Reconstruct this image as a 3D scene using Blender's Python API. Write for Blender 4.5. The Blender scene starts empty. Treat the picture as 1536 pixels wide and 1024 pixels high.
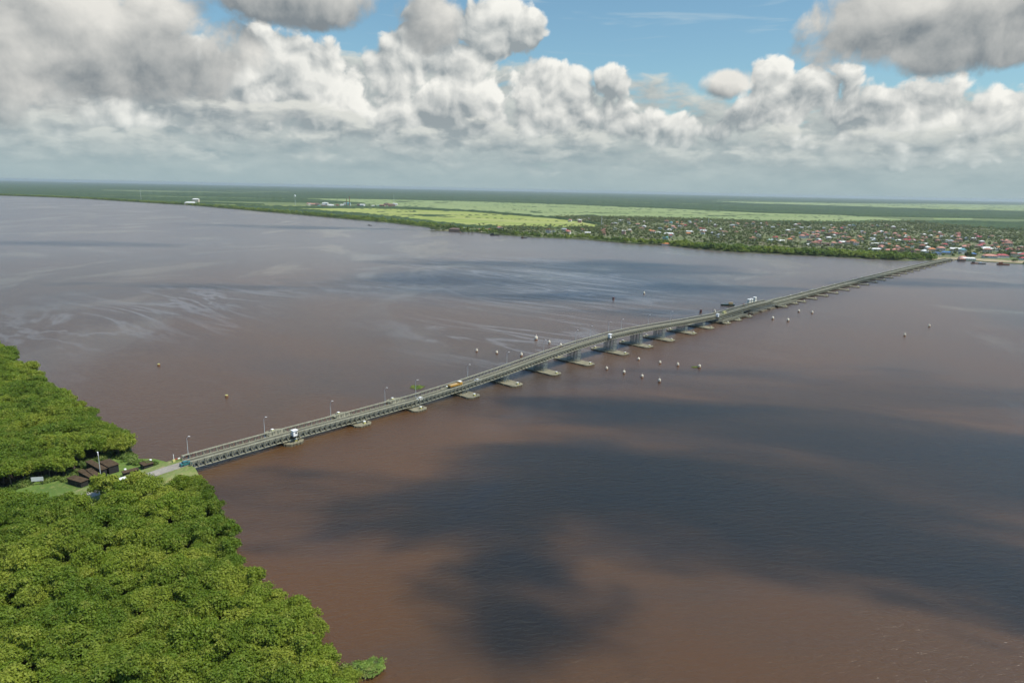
import bpy, bmesh, math, random
import numpy as np
from mathutils import Vector, Matrix, noise as mnoise
S = bpy.context.scene
C = S.collection
R = math.radians
PI = math.pi

# ---------------------------------------------------------------- camera (a drone 122 m above the river)
CAM_H, FPX, PITCH, ROLL = 122.0, 1024.0, R(12.55), math.atan(32 / 1536)
cam_d = bpy.data.cameras.new('camera'); cam = bpy.data.objects.new('camera', cam_d); C.objects.link(cam)
cam_d.lens = 24.0; cam_d.sensor_width = 36.0; cam_d.clip_start = 1.0; cam_d.clip_end = 200000.0
cam.location = (0, 0, CAM_H)
cam.rotation_euler = (Matrix.Rotation(PI / 2 - PITCH, 3, 'X') @ Matrix.Rotation(ROLL, 3, 'Z')).to_euler()
S.camera = cam
S.view_settings.view_transform = 'Standard'; S.view_settings.look = 'None'
S.view_settings.exposure = 0.18; S.view_settings.gamma = 1.0
S.render.engine = 'CYCLES'
S.cycles.max_bounces = 6; S.cycles.diffuse_bounces = 2; S.cycles.glossy_bounces = 3
S.cycles.transparent_max_bounces = 24; S.cycles.transmission_bounces = 2; S.cycles.volume_bounces = 0
S.cycles.use_denoising = True; S.cycles.caustics_reflective = False; S.cycles.caustics_refractive = False
S.cycles.sample_clamp_indirect = 4.0; S.cycles.use_adaptive_sampling = True; S.cycles.adaptive_threshold = 0.02

SUN_EL, SUN_AZ = R(60), R(112)           # azimuth clockwise from the view direction (+Y): the sun stands to the right, a little behind
sun_vec = Vector((math.sin(SUN_AZ) * math.cos(SUN_EL), math.cos(SUN_AZ) * math.cos(SUN_EL), math.sin(SUN_EL)))


def ray(px, py):
    """direction through a pixel of the 1536x1024 photograph"""
    dx, dy = (px - 768) / FPX, (py - 512) / FPX
    c, s = math.cos(ROLL), math.sin(ROLL)
    x, y = dx * c + dy * s, -dx * s + dy * c
    return x, math.cos(PITCH) - y * math.sin(PITCH), -(math.sin(PITCH) + y * math.cos(PITCH))


def at(px, py, z=0.0):
    """the point at height z that the photograph shows at that pixel"""
    x, f, u = ray(px, py)
    t = (CAM_H - z) / -u
    return Vector((x * t, f * t, z))


def sky_at(px, py):
    x, f, u = ray(px, py)
    return math.degrees(math.atan2(x, f)), math.degrees(math.atan2(u, math.hypot(x, f)))


# ---------------------------------------------------------------- node helper
class NT:
    def __init__(self, tree):
        self.t = tree; self.n = tree.nodes; self.l = tree.links
        self.n.clear()

    def put(self, inp, v):
        if isinstance(v, bpy.types.NodeSocket): self.l.new(v, inp)
        elif v is not None: inp.default_value = v

    def node(self, typ, out=0, ins=None, **kw):
        nd = self.n.new(typ)
        for k, v in kw.items(): setattr(nd, k, v)
        for k, v in (ins or {}).items(): self.put(nd.inputs[k], v)
        return nd if out is None else nd.outputs[out]

    def m(self, op, a, b=None, c=None, clamp=False):
        nd = self.n.new('ShaderNodeMath'); nd.operation = op; nd.use_clamp = clamp
        for i, v in enumerate((a, b, c)): self.put(nd.inputs[i], v)
        return nd.outputs[0]

    def sm(self, v, lo, hi, a=0.0, b=1.0):
        nd = self.n.new('ShaderNodeMapRange'); nd.interpolation_type = 'SMOOTHSTEP'
        self.put(nd.inputs[0], v); self.put(nd.inputs[1], lo); self.put(nd.inputs[2], hi)
        self.put(nd.inputs[3], a); self.put(nd.inputs[4], b)
        return nd.outputs[0]

    def lin(self, v, lo, hi, a=0.0, b=1.0):
        nd = self.n.new('ShaderNodeMapRange'); nd.clamp = True
        self.put(nd.inputs[0], v); self.put(nd.inputs[1], lo); self.put(nd.inputs[2], hi)
        self.put(nd.inputs[3], a); self.put(nd.inputs[4], b)
        return nd.outputs[0]

    def mix(self, f, a, b, blend='MIX'):
        nd = self.n.new('ShaderNodeMix'); nd.data_type = 'RGBA'; nd.blend_type = blend
        self.put(nd.inputs[0], f)
        self.put(nd.inputs[6], (*a, 1) if isinstance(a, tuple) else a)
        self.put(nd.inputs[7], (*b, 1) if isinstance(b, tuple) else b)
        return nd.outputs[2]

    def xyz(self, x, y, z):
        nd = self.n.new('ShaderNodeCombineXYZ')
        for i, v in enumerate((x, y, z)): self.put(nd.inputs[i], v)
        return nd.outputs[0]

    def noise(self, vec, scale=1.0, detail=4.0, rough=0.5, dist=0.0, out=0, lac=2.0, dim='3D'):
        nd = self.n.new('ShaderNodeTexNoise'); nd.noise_dimensions = dim
        self.put(nd.inputs['Vector'], vec); self.put(nd.inputs['Scale'], scale); self.put(nd.inputs['Detail'], detail)
        self.put(nd.inputs['Roughness'], rough); self.put(nd.inputs['Distortion'], dist); self.put(nd.inputs['Lacunarity'], lac)
        return nd.outputs[out]

    def vor(self, vec, scale=1.0, smooth=0.6, feature='SMOOTH_F1', out=0, dim='3D'):
        nd = self.n.new('ShaderNodeTexVoronoi'); nd.feature = feature; nd.voronoi_dimensions = dim
        self.put(nd.inputs['Vector'], vec); self.put(nd.inputs['Scale'], scale)
        if feature == 'SMOOTH_F1': self.put(nd.inputs['Smoothness'], smooth)
        return nd.outputs[out]

    def vadd(self, a, b):
        nd = self.n.new('ShaderNodeVectorMath'); nd.operation = 'ADD'
        self.put(nd.inputs[0], a); self.put(nd.inputs[1], b); return nd.outputs[0]

    def vmul(self, a, b):
        nd = self.n.new('ShaderNodeVectorMath'); nd.operation = 'MULTIPLY'
        self.put(nd.inputs[0], a); self.put(nd.inputs[1], b); return nd.outputs[0]


# ---------------------------------------------------------------- sky: Nishita air with cumulus around the whole horizon
W = bpy.data.worlds.new('World'); S.world = W; W.use_nodes = True
W.cycles.sampling_method = 'MANUAL'; W.cycles.sample_map_resolution = 512
SKY_STRENGTH = 0.1


def build_sky():
    g = NT(W.node_tree)
    sky = g.n.new('ShaderNodeTexSky'); sky.sky_type = 'NISHITA'; sky.sun_disc = False
    sky.sun_elevation = SUN_EL; sky.sun_rotation = SUN_AZ; sky.altitude = 100
    sky.air_density = 1.0; sky.dust_density = 1.2; sky.ozone_density = 1.6
    d = g.node('ShaderNodeTexCoord', 'Generated')
    sep = g.node('ShaderNodeSeparateXYZ', None, {0: d})
    az = g.m('MULTIPLY', g.m('ARCTAN2', sep.outputs[0], sep.outputs[1]), 57.2958)
    el = g.m('MULTIPLY', g.m('ARCSINE', sep.outputs[2]), 57.2958)
    sun_off = (0.55, 0.85)

    def field(da, de, k, detail, seed, base, blobs, amp, vstretch=1.0, cell=0.0, rough=0.55, band=None):
        """cloud thickness at (az+da, el+de): positive inside a cloud"""
        a = g.m('ADD', az, da); e = g.m('ADD', el, de)
        v = g.xyz(g.m('MULTIPLY_ADD', a, k, seed), g.m('MULTIPLY_ADD', e, k * vstretch, seed), 0)
        warp = g.noise(v, 1.7, 1, 0.5, out=1, dim='2D')
        v2 = g.vadd(v, g.vmul(g.vadd(warp, (-.5, -.5, -.5)), (.26, .26, 0)))
        f = g.noise(v2, 1.0, detail, rough, dim='2D')
        f = g.m('MULTIPLY_ADD', f, amp, -.5 * amp + base)
        if cell:                                   # heaped, cauliflower lumps: rounded cells at two sizes
            c1 = g.vor(v2, 2.3, 0.35, 'F1', dim='2D')
            c2 = g.vor(v2, 5.6, 0.3, 'F1', dim='2D')
            f = g.m('MULTIPLY_ADD', c1, -cell, f)
            f = g.m('MULTIPLY_ADD', c2, -cell * .5, g.m('ADD', f, cell * .62))
        m = None
        for (px, py, rx, ry, w) in blobs:
            ca, ce = sky_at(px, py)
            ra, re = rx / 17.9, ry / 17.9
            x = g.m('MULTIPLY_ADD', a, 1 / ra, -ca / ra)
            y = g.m('MULTIPLY_ADD', e, 1 / re, -ce / re)
            r2 = g.m('MULTIPLY_ADD', y, y, g.m('MULTIPLY', x, x))
            b = g.m('MULTIPLY_ADD', r2, -w * .5, w * .5)
            m = g.m('MAXIMUM', b, -.6 * w if m is None else m)
        if band:                                   # an unbroken bank below this elevation
            b = g.lin(e, band[0], band[1], band[2] * .5, -.6)
            m = b if m is None else g.m('MAXIMUM', m, b)
        return f if m is None else g.m('ADD', f, m)

    def layer(under, k, detail, seed, base, blobs, amp, lit, shade, edge, off, gain, bias=0.5, deep=(0, 1), base_el=None, big=0.0, **kw):
        f0 = field(0, 0, k, detail, seed, base, blobs, amp, **kw)
        f1 = field(sun_off[0] * off, sun_off[1] * off, k, max(detail - 2, 1), seed, base, blobs, amp, **kw)
        alpha = g.sm(f0, 0.0, edge)
        light = g.m('MULTIPLY_ADD', g.m('SUBTRACT', f0, f1), gain, bias)
        if big:                                    # whole heaps in the shade of their neighbours
            n = g.noise(g.xyz(g.m('MULTIPLY_ADD', az, .11, seed), g.m('MULTIPLY', el, .2), 0), 1.0, 3, .5, dim='2D')
            light = g.m('ADD', light, g.m('MULTIPLY_ADD', n, big, -.5 * big))
        light = g.m('MULTIPLY', g.m('ADD', light, 0.0, clamp=True), g.lin(f0, deep[0], deep[1], 1.0, 0.45))
        col = g.mix(light, shade, lit)
        return g.mix(alpha, under, col), alpha

    # colours are divided by the background strength, so they are the light the sky sends out
    def c(r, gg, b): return tuple((x / 255) ** 2.2 * .89 / SKY_STRENGTH for x in (r, gg, b))
    air = g.mix(1.0, sky.outputs[0], g.mix(g.sm(el, 15, 26), (.93, 1.17, 1.12), (.97, 1.52, 1.9)), 'MULTIPLY')
    cir = g.noise(g.xyz(g.m('MULTIPLY', az, .09), g.m('MULTIPLY', el, .9), 0), 1.0, 4, .55, .4, dim='2D')
    air = g.mix(g.m('MULTIPLY', g.sm(cir, .54, .76), g.sm(el, 7, 12, 0, .4)), air, c(190, 208, 216))
    # far, pale bank close to the horizon
    far, _ = layer(air, .24, 6, 11.0, .06, [(1150, 205, 520, 50, .7), (500, 170, 620, 80, .9)], 1.0, c(206, 211, 206), c(146, 158, 163), .3, .8, 1.5,
                   bias=.42, vstretch=2.5, band=(4.5, 8.5, .8), deep=(.5, 2.2), big=.8)
    # heaped middle-distance cumulus
    BL = [(300, 125, 150, 75, 1.0), (395, 95, 70, 62, 1.0), (470, 125, 130, 75, 1.0), (600, 100, 85, 66, 1.05), (690, 155, 110, 75, 1.1),
          (742, 42, 78, 56, 1.2), (645, 55, 66, 80, 1.0), (700, 100, 60, 50, 1.0), (800, 140, 75, 58, 1.0), (862, 130, 46, 42, .95), (918, 120, 42, 36, .95),
          (840, 180, 150, 55, .9), (1000, 190, 120, 40, .9), (1080, 170, 60, 24, .6),
          (1155, 110, 40, 34, .95), (1215, 155, 140, 56, 1.0), (1385, 155, 70, 54, .95), (1420, 190, 92, 38, .95), (1515, 160, 60, 50, 1.0),
          (1330, 210, 220, 42, .9), (80, 165, 190, 62, 1.0), (560, 180, 420, 50, 1.0)]
    mid, _ = layer(far, .2, 8, 4.0, -.2, BL, .9, c(246, 245, 238), c(150, 159, 163), .13, .8, 2.4, bias=.36,
                   cell=.21, rough=.58, deep=(.2, 1.1), big=1.9)
    # rows of flat-based cumulus lower down
    low, _ = layer(mid, .27, 6, 21.0, -.12, [(130, 215, 320, 50, .8), (700, 222, 380, 44, .7), (1300, 222, 330, 40, .7), (420, 185, 200, 36, .7), (1000, 235, 400, 30, .5)], 1.35,
                   c(222, 223, 216), c(146, 156, 161), .34, .8, 1.6, bias=.45, vstretch=2.3, big=1.0, deep=(.2, 1.2))
    # big soft grey clouds that hang nearest
    NB = [(110, 48, 225, 100, 1.2), (210, 100, 140, 60, 1.05), (430, -14, 140, 52, 1.25), (640, 20, 70, 60, .7), (1390, 40, 180, 74, 1.35), (1500, 20, 130, 80, 1.2),
          (1262, 78, 70, 32, .8), (1094, 126, 46, 28, .95), (30, 130, 120, 50, .9), (600, -10, 90, 26, .5)]
    near, _ = layer(low, .13, 8, 8.0, -.16, NB, .95, c(232, 230, 223), c(130, 138, 143), .2, 1.7, 1.5, bias=.44,
                    rough=.6, cell=.1, deep=(.2, 1.4), big=1.4)
    # elsewhere, above the frame: scattered fair-weather cloud
    iz = g.m('DIVIDE', 1.0, g.m('ADD', sep.outputs[2], .12))
    pl = g.xyz(g.m('MULTIPLY', sep.outputs[0], iz), g.m('MULTIPLY', sep.outputs[1], iz), 0)
    hi = g.noise(pl, 1.1, 4, .55, .3, dim='2D')
    hi = g.m('MULTIPLY', g.sm(hi, .62, .78), g.sm(el, 19, 27))
    allc = g.mix(hi, near, c(200, 204, 206))
    # the lowest degrees fade into bright moist air
    hz = g.sm(el, -1.2, 6.2, .97, 0.0)
    allc = g.mix(hz, allc, c(162, 182, 186))
    bg = g.node('ShaderNodeBackground', 0, {0: allc, 1: SKY_STRENGTH})
    out = g.n.new('ShaderNodeOutputWorld'); g.l.new(bg, out.inputs[0])


build_sky()

sun_d = bpy.data.lights.new('sun', 'SUN'); sun_o = bpy.data.objects.new('sun', sun_d); C.objects.link(sun_o)
sun_d.energy = 5.0; sun_d.angle = R(0.53); sun_d.color = (1.0, 0.945, 0.84)
sun_o.rotation_euler = sun_vec.to_track_quat('Z', 'Y').to_euler(); sun_o.location = (200, -100, 400)


# ---------------------------------------------------------------- scene helpers
def tag(o, label=None, cat=None, group=None, kind=None):
    if label: o['label'] = label
    if cat: o['category'] = cat
    if group: o['group'] = group
    if kind: o['kind'] = kind
    return o


def link(o, parent=None):
    C.objects.link(o)
    if parent: o.parent = parent
    return o


def empty(name, loc=(0, 0, 0), rz=0.0):
    o = bpy.data.objects.new(name, None); o.empty_display_size = 1
    o.location = loc; o.rotation_euler = (0, 0, rz)
    return link(o)


class MB:
    """collects shapes and links them as one mesh object"""
    def __init__(self): self.v = []; self.f = []; self.mi = []

    def face_block(self, vs, fs, mi=0):
        n = len(self.v); self.v += [tuple(p) for p in vs]
        self.f += [tuple(n + i for i in q) for q in fs]; self.mi += [mi] * len(fs)

    def box(self, c, s, rz=0.0, mi=0, taper=1.0):
        hx, hy, hz = s[0] / 2, s[1] / 2, s[2] / 2
        cs, sn = math.cos(rz), math.sin(rz); vs = []
        for z, k in ((-hz, 1), (hz, taper)):
            for x, y in ((-hx, -hy), (hx, -hy), (hx, hy), (-hx, hy)):
                vs.append((c[0] + (x * cs - y * sn) * k, c[1] + (x * sn + y * cs) * k, c[2] + z))
        self.face_block(vs, [(3, 2, 1, 0), (4, 5, 6, 7), (0, 1, 5, 4), (1, 2, 6, 5), (2, 3, 7, 6), (3, 0, 4, 7)], mi)

    def bar(self, a, b, w, h=None, mi=0):
        a = Vector(a); b = Vector(b); h = h or w; d = (b - a)
        if d.length < 1e-6: return
        d.normalize(); up = Vector((0, 0, 1)) if abs(d.z) < .95 else Vector((1, 0, 0))
        x = d.cross(up).normalized() * w / 2; y = x.cross(d).normalized() * h / 2
        vs = [a - x - y, a + x - y, a + x + y, a - x + y, b - x - y, b + x - y, b + x + y, b - x + y]
        self.face_block(vs, [(3, 2, 1, 0), (4, 5, 6, 7), (0, 1, 5, 4), (1, 2, 6, 5), (2, 3, 7, 6), (3, 0, 4, 7)], mi)

    def tube(self, prof, n=12, c=(0, 0, 0), mi=0):
        """lathe: prof = [(r, z), ...] around c"""
        k = len(self.v)
        for r, z in prof:
            for i in range(n):
                a = 2 * PI * i / n
                self.v.append((c[0] + r * math.cos(a), c[1] + r * math.sin(a), c[2] + z))
        for j in range(len(prof) - 1):
            for i in range(n):
                i2 = (i + 1) % n
                self.f.append((k + j * n + i, k + j * n + i2, k + (j + 1) * n + i2, k + (j + 1) * n + i)); self.mi.append(mi)
        self.f.append(tuple(k + i for i in range(n - 1, -1, -1))); self.mi.append(mi)
        self.f.append(tuple(k + (len(prof) - 1) * n + i for i in range(n))); self.mi.append(mi)

    def prism(self, pts, z0, z1, mi=0, top=None):
        """pts counter-clockwise; top = optional pts for the upper outline"""
        n = len(pts); top = top or pts
        vs = [(p[0], p[1], z0) for p in pts] + [(p[0], p[1], z1) for p in top]
        fs = [tuple(range(n - 1, -1, -1)), tuple(range(n, 2 * n))] + [(i, (i + 1) % n, n + (i + 1) % n, n + i) for i in range(n)]
        self.face_block(vs, fs, mi)

    def mesh(self, name, *mats):
        m = bpy.data.meshes.new(name); m.from_pydata(self.v, [], self.f)
        for x in mats: m.materials.append(x)
        if len(mats) > 1: m.polygons.foreach_set('material_index', self.mi)
        m.update(); return m

    def build(self, name, mats, parent=None):
        if not isinstance(mats, (list, tuple)): mats = [mats]
        return link(bpy.data.objects.new(name, self.mesh(name, *mats)), parent)


def mat(name, col, rough=.7, metal=0.0, var=.12, scale=.6, bump=0.0, bscale=3.0, streak=False, col2=None, spec=.4):
    """paint / steel / timber with procedural wear"""
    m = bpy.data.materials.new(name); m.use_nodes = True; g = NT(m.node_tree)
    co = g.node('ShaderNodeTexCoord', 'Object')
    v = g.vmul(co, (1, 1, .15)) if streak else co
    n = g.noise(v, scale, 5, .6)
    dark = tuple(x * (1 - 2 * var) for x in col) if col2 is None else col2
    c = g.mix(g.sm(n, .35, .68), col, dark)
    n2 = g.noise(co, scale * 7, 3, .6)
    c = g.mix(g.lin(n2, .3, .7, 0, var), c, tuple(x * .55 for x in col))
    ins = {'Base Color': c, 'Roughness': rough, 'Metallic': metal, 'Specular IOR Level': spec}
    if bump:
        ins['Normal'] = g.node('ShaderNodeBump', 0, {'Strength': bump, 'Distance': .1, 'Height': g.noise(co, bscale, 4, .6)})
    b = g.node('ShaderNodeBsdfPrincipled', 0, ins)
    g.l.new(b, g.n.new('ShaderNodeOutputMaterial').inputs[0])
    return m


def foliage(name, a, b, dark, nscale=.02, trans=.35, yellow=None):
    """leaves: colour drifts from tree to tree and over the stand"""
    m = bpy.data.materials.new(name); m.use_nodes = True; g = NT(m.node_tree)
    info = g.node('ShaderNodeObjectInfo', 'Random'); geo = g.node('ShaderNodeNewGeometry', 'Position')
    n = g.noise(geo, nscale, 3, .6)
    n2 = g.noise(geo, .35, 2, .5)
    c = g.mix(info, a, b)
    c = g.mix(g.sm(n, .4, .62), c, dark)
    c = g.mix(g.m('MULTIPLY', g.sm(n2, .5, .75), .55), c, yellow or b)
    d = g.node('ShaderNodeBsdfPrincipled', 0, {'Base Color': c, 'Roughness': .62, 'Specular IOR Level': .25})
    t = g.node('ShaderNodeBsdfTranslucent', 0, {0: g.mix(.5, c, (a[0] * 1.6, a[1] * 1.5, a[2] * .7))})
    s = g.node('ShaderNodeMixShader', 0, {0: trans, 1: d, 2: t})
    g.l.new(s, g.n.new('ShaderNodeOutputMaterial').inputs[0])
    return m


# ---------------------------------------------------------------- water
def water_material():
    m = bpy.data.materials.new('silty river water'); m.use_nodes = True; g = NT(m.node_tree)
    P = g.node('ShaderNodeNewGeometry', 'Position')
    sep = g.node('ShaderNodeSeparateXYZ', None, {0: P})
    # silt: red-brown, broken by darker, greyer bands
    big = g.noise(g.vmul(P, (.0022, .0011, 1)), 1.0, 4, .55, 1.2)
    big2 = g.noise(g.vmul(P, (.0009, .0021, 1)), 1.3, 5, .6, .8)
    c = g.mix(g.sm(big, .38, .66), (.080, .037, .011), (.055, .034, .017))
    c = g.mix(g.m('MULTIPLY', g.sm(big2, .48, .66), .7), c, (.040, .032, .026))
    c = g.mix(g.sm(sep.outputs[1], 260, 1500, 0, .92), c, (.132, .113, .099))  # paler with distance: sky reflection painted into the base colour
    # blue cloud shade painted into the water colour beyond the middle of the bridge
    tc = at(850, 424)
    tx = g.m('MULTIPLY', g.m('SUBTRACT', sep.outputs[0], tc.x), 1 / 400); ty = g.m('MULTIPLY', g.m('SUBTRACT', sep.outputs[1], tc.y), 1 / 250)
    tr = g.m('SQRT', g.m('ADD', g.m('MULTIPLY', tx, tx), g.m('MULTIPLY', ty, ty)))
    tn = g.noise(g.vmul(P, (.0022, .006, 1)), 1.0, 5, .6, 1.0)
    painted_shade = g.sm(g.m('ADD', tr, g.m('MULTIPLY_ADD', tn, 1.4, -.7)), 1.05, .35)
    c = g.mix(g.m('MULTIPLY', painted_shade, .75), c, (.026, .038, .050))
    # drifting streaks of foam and slick that run with the tide
    sv = g.vmul(g.node('ShaderNodeMapping', 0, {'Vector': P, 'Rotation': (0, 0, R(38))}), (.0024, .010, 1))
    st = g.noise(sv, 1.0, 5, .6, 2.3)
    ridge = g.m('SUBTRACT', 1.0, g.m('MULTIPLY', g.m('ABSOLUTE', g.m('SUBTRACT', st, .5)), 22), clamp=True)
    where = g.noise(g.vmul(P, (.0016, .0016, 1)), 1.0, 3, .5)
    yfar = g.m('MULTIPLY', g.sm(sep.outputs[1], 330, 520), g.sm(sep.outputs[1], 1900, 1100))
    left = g.sm(sep.outputs[0], 420, 60)
    sd = g.m('ADD', g.m('MULTIPLY', sep.outputs[0], .733), g.m('MULTIPLY', sep.outputs[1], -.680))     # metres downstream of the bridge line
    left = g.m('MULTIPLY', g.m('MULTIPLY', left, g.sm(sep.outputs[0], -520, -300, .25, 1)), g.sm(sd, -290, -345, .12, 1.0))
    fo = g.m('MULTIPLY', g.m('MULTIPLY', ridge, g.sm(where, .42, .58)), g.m('MULTIPLY', yfar, left))
    c = g.mix(g.m('MULTIPLY', fo, .38), c, (.27, .28, .29))
    slick = g.noise(g.vmul(P, (.004, .0021, 1)), 1.0, 5, .6, 1.6)
    slick = g.sm(slick, .5, .63)
    # waves: long ripples across the wind, small chop on top
    w1 = g.noise(g.vmul(g.node('ShaderNodeMapping', 0, {'Vector': P, 'Rotation': (0, 0, R(-12))}), (.24, .62, 1)), 1.0, 3, .55, .6)
    w2 = g.noise(g.vmul(g.node('ShaderNodeMapping', 0, {'Vector': P, 'Rotation': (0, 0, R(24))}), (.8, 1.7, 1)), 1.0, 3, .6)
    w = g.m('MULTIPLY_ADD', w1, 1.5, g.m('MULTIPLY', w2, .75))
    amp = g.m('MULTIPLY_ADD', slick, -.42, .7)
    nrm = g.node('ShaderNodeBump', 0, {'Strength': amp, 'Distance': .4, 'Height': w})
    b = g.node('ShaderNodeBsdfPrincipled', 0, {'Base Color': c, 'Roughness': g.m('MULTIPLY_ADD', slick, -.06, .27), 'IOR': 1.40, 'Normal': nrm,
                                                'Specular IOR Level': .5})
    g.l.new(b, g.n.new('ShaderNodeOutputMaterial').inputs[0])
    return m


def sheet(name, pts, z, m, kind='structure', skirt=0.0):
    b = bmesh.new(); vs = [b.verts.new((p[0], p[1], z)) for p in pts]
    f = b.faces.new(vs)
    f.normal_update()
    if f.normal.z < 0: f.normal_flip()
    if skirt:
        r = bmesh.ops.extrude_edge_only(b, edges=list(f.edges))
        for v in [x for x in r['geom'] if isinstance(x, bmesh.types.BMVert)]: v.co.z -= skirt
    bmesh.ops.triangulate(b, faces=[x for x in b.faces if len(x.verts) > 4])
    me = bpy.data.meshes.new(name); b.to_mesh(me); b.free(); me.materials.append(m)
    o = link(bpy.data.objects.new(name, me)); tag(o, kind=kind); return o


FAR = 46000.0
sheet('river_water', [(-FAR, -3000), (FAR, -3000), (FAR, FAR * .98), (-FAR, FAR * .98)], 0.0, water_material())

rng = random.Random(7)
nrg = np.random.default_rng(11)


def wiggle(pts, step, amp, seed=0):
    """resample a traced line and roughen it like a real bank"""
    out = []
    for i in range(len(pts) - 1):
        a, b = Vector(pts[i][:2]), Vector(pts[i + 1][:2]); L = (b - a).length
        n = max(1, int(L / step)); nr = Vector((-(b - a).y, (b - a).x)).normalized()
        for k in range(n):
            p = a.lerp(b, k / n)
            w = mnoise.noise(Vector((p.x * .011, p.y * .011, seed))) + .6 * mnoise.noise(Vector((p.x * .04, p.y * .04, seed + 5)))
            out.append(tuple(p + nr * w * amp))
    out.append(tuple(pts[-1][:2]))
    return out


# ---------------------------------------------------------------- land
def ground_material(name, a, b, c3, s1=.01, s2=.2):
    m = bpy.data.materials.new(name); m.use_nodes = True; g = NT(m.node_tree)
    P = g.node('ShaderNodeNewGeometry', 'Position')
    c = g.mix(g.sm(g.noise(P, s1, 5, .6), .38, .62), a, b)
    c = g.mix(g.sm(g.noise(P, s2, 4, .65), .48, .72), c, c3)
    nb = g.node('ShaderNodeBump', 0, {'Strength': .6, 'Distance': .5, 'Height': g.noise(P, 1.2, 4, .6)})
    bs = g.node('ShaderNodeBsdfPrincipled', 0, {'Base Color': c, 'Roughness': .95, 'Specular IOR Level': .15, 'Normal': nb})
    g.l.new(bs, g.n.new('ShaderNodeOutputMaterial').inputs[0])
    return m


def field_material(name, a, b, c3, rot=0.3):
    """cane fields: blocks between drains, rows too fine to see"""
    m = bpy.data.materials.new(name); m.use_nodes = True; g = NT(m.node_tree)
    P = g.node('ShaderNodeMapping', 0, {'Vector': g.node('ShaderNodeNewGeometry', 'Position'), 'Rotation': (0, 0, rot)})
    bl = g.n.new('ShaderNodeTexBrick'); g.l.new(P, bl.inputs['Vector'])
    bl.inputs['Scale'].default_value = .0016; bl.inputs['Brick Width'].default_value = .9; bl.inputs['Row Height'].default_value = .2
    bl.inputs['Mortar Size'].default_value = .012; bl.inputs['Color1'].default_value = (0, 0, 0, 1); bl.inputs['Color2'].default_value = (1, 1, 1, 1)
    bl.inputs['Mortar'].default_value = (.5, .5, .5, 1)
    c = g.mix(bl.outputs['Color'], a, b)
    c = g.mix(g.m('MULTIPLY', bl.outputs['Fac'], .8), c, (.035, .05, .022))
    c = g.mix(g.m('MULTIPLY', g.sm(g.noise(g.vmul(P, (.0016, .006, 1)), 1, 5, .6), .45, .68), .7), c, c3)
    c = g.mix(g.m('MULTIPLY', g.sm(g.noise(P, .03, 4, .6), .5, .7), .3), c, b)
    bs = g.node('ShaderNodeBsdfPrincipled', 0, {'Base Color': c, 'Roughness': .95, 'Specular IOR Level': .1})
    g.l.new(bs, g.n.new('ShaderNodeOutputMaterial').inputs[0])
    return m


M_ground = ground_material('wooded ground', (.12, .15, .055), (.08, .11, .04), (.15, .16, .07), .0012, .01)
M_village = ground_material('village ground', (.11, .135, .05), (.17, .155, .085), (.07, .095, .035), .012, .09)
FARSHORE = [at(*p) for p in [(0, 293.5), (60, 295.5), (120, 298), (200, 303), (290, 308.5), (400, 318), (500, 327), (600, 336), (672, 345),
            (740, 351.5), (800, 356), (880, 359.5), (905, 362), (960, 366.5), (1000, 368), (1015, 370), (1040, 373), (1100, 378), (1180, 382),
            (1260, 386), (1330, 390), (1352, 391), (1400, 391), (1424, 389.5), (1460, 391.5), (1500, 394), (1536, 396.5)]]
fs0, fs1 = FARSHORE[0], FARSHORE[-1]
far_line = wiggle([(-9000, 9500), (-6200, 7000)] + [(p.x, p.y) for p in FARSHORE] + [(1350, 1265), (2600, 1060), (9000, 600)], 14, 4.0)
sheet('far_bank_ground', far_line + [(FAR, 500), (FAR, FAR), (-FAR, FAR), (-FAR, 14000)], .7, M_ground, skirt=2.5)


def on_ground(px): return [at(*p) for p in px]


FIELD_A = [(470, 313), (560, 312.5), (700, 317.5), (830, 328), (870, 333), (900, 338.5), (890, 343.5), (800, 343), (712, 342), (660, 336), (590, 327), (500, 319), (400, 312)]
FIELD_B = [(440, 297.5), (560, 299), (700, 302), (850, 307), (1000, 313), (1140, 319.5), (1262, 323), (1350, 329), (1375, 333), (1240, 334.5), (1130, 333),
           (1050, 330), (960, 328), (880, 327), (832, 327), (702, 316.5), (600, 311), (520, 304)]
FIELD_C = [(1046, 301.5), (1180, 303.5), (1300, 305.5), (1420, 306), (1600, 309), (1900, 315), (1900, 327), (1640, 319), (1536, 316.5), (1440, 315), (1330, 312), (1240, 309), (1130, 306)]
FIELD_D = [(300, 305), (360, 307.5), (440, 308.5), (500, 309.5), (505, 311.3), (420, 310.8), (350, 309.3), (310, 307.3)]
FIELD_E = [(1400, 327.5), (1460, 327.6), (1458, 330), (1400, 329.5)]
M_cane = field_material('young cane', (.27, .29, .075), (.215, .255, .06), (.30, .30, .12))
M_cane2 = field_material('pale cane', (.22, .265, .105), (.18, .23, .085), (.25, .27, .13), -.25)
for pts, m in ((FIELD_A, M_cane), (FIELD_B, M_cane2), (FIELD_C, M_cane2), (FIELD_D, M_cane), (FIELD_E, M_cane2)):
    sheet('cane_field', wiggle([(p.x, p.y) for p in on_ground(pts + pts[:1])], 45, 16)[:-1], 1.0, m)
VILLAGE = [(640, 346), (700, 342.5), (800, 343.5), (890, 344), (905, 338), (860, 331.5), (835, 327.5), (880, 327.5), (960, 328.5), (1050, 331), (1130, 334),
           (1240, 335.5), (1375, 334), (1420, 340), (1536, 347), (1640, 352), (1640, 402), (1536, 395.5), (1460, 390), (1424, 388.5), (1400, 390), (1330, 389), (1260, 384.5), (1180, 380.5),
           (1040, 371.5), (960, 365), (880, 358), (800, 354.5), (740, 350)]
sheet('village_ground', [(p.x, p.y) for p in on_ground(VILLAGE)], .95, M_village)
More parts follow.
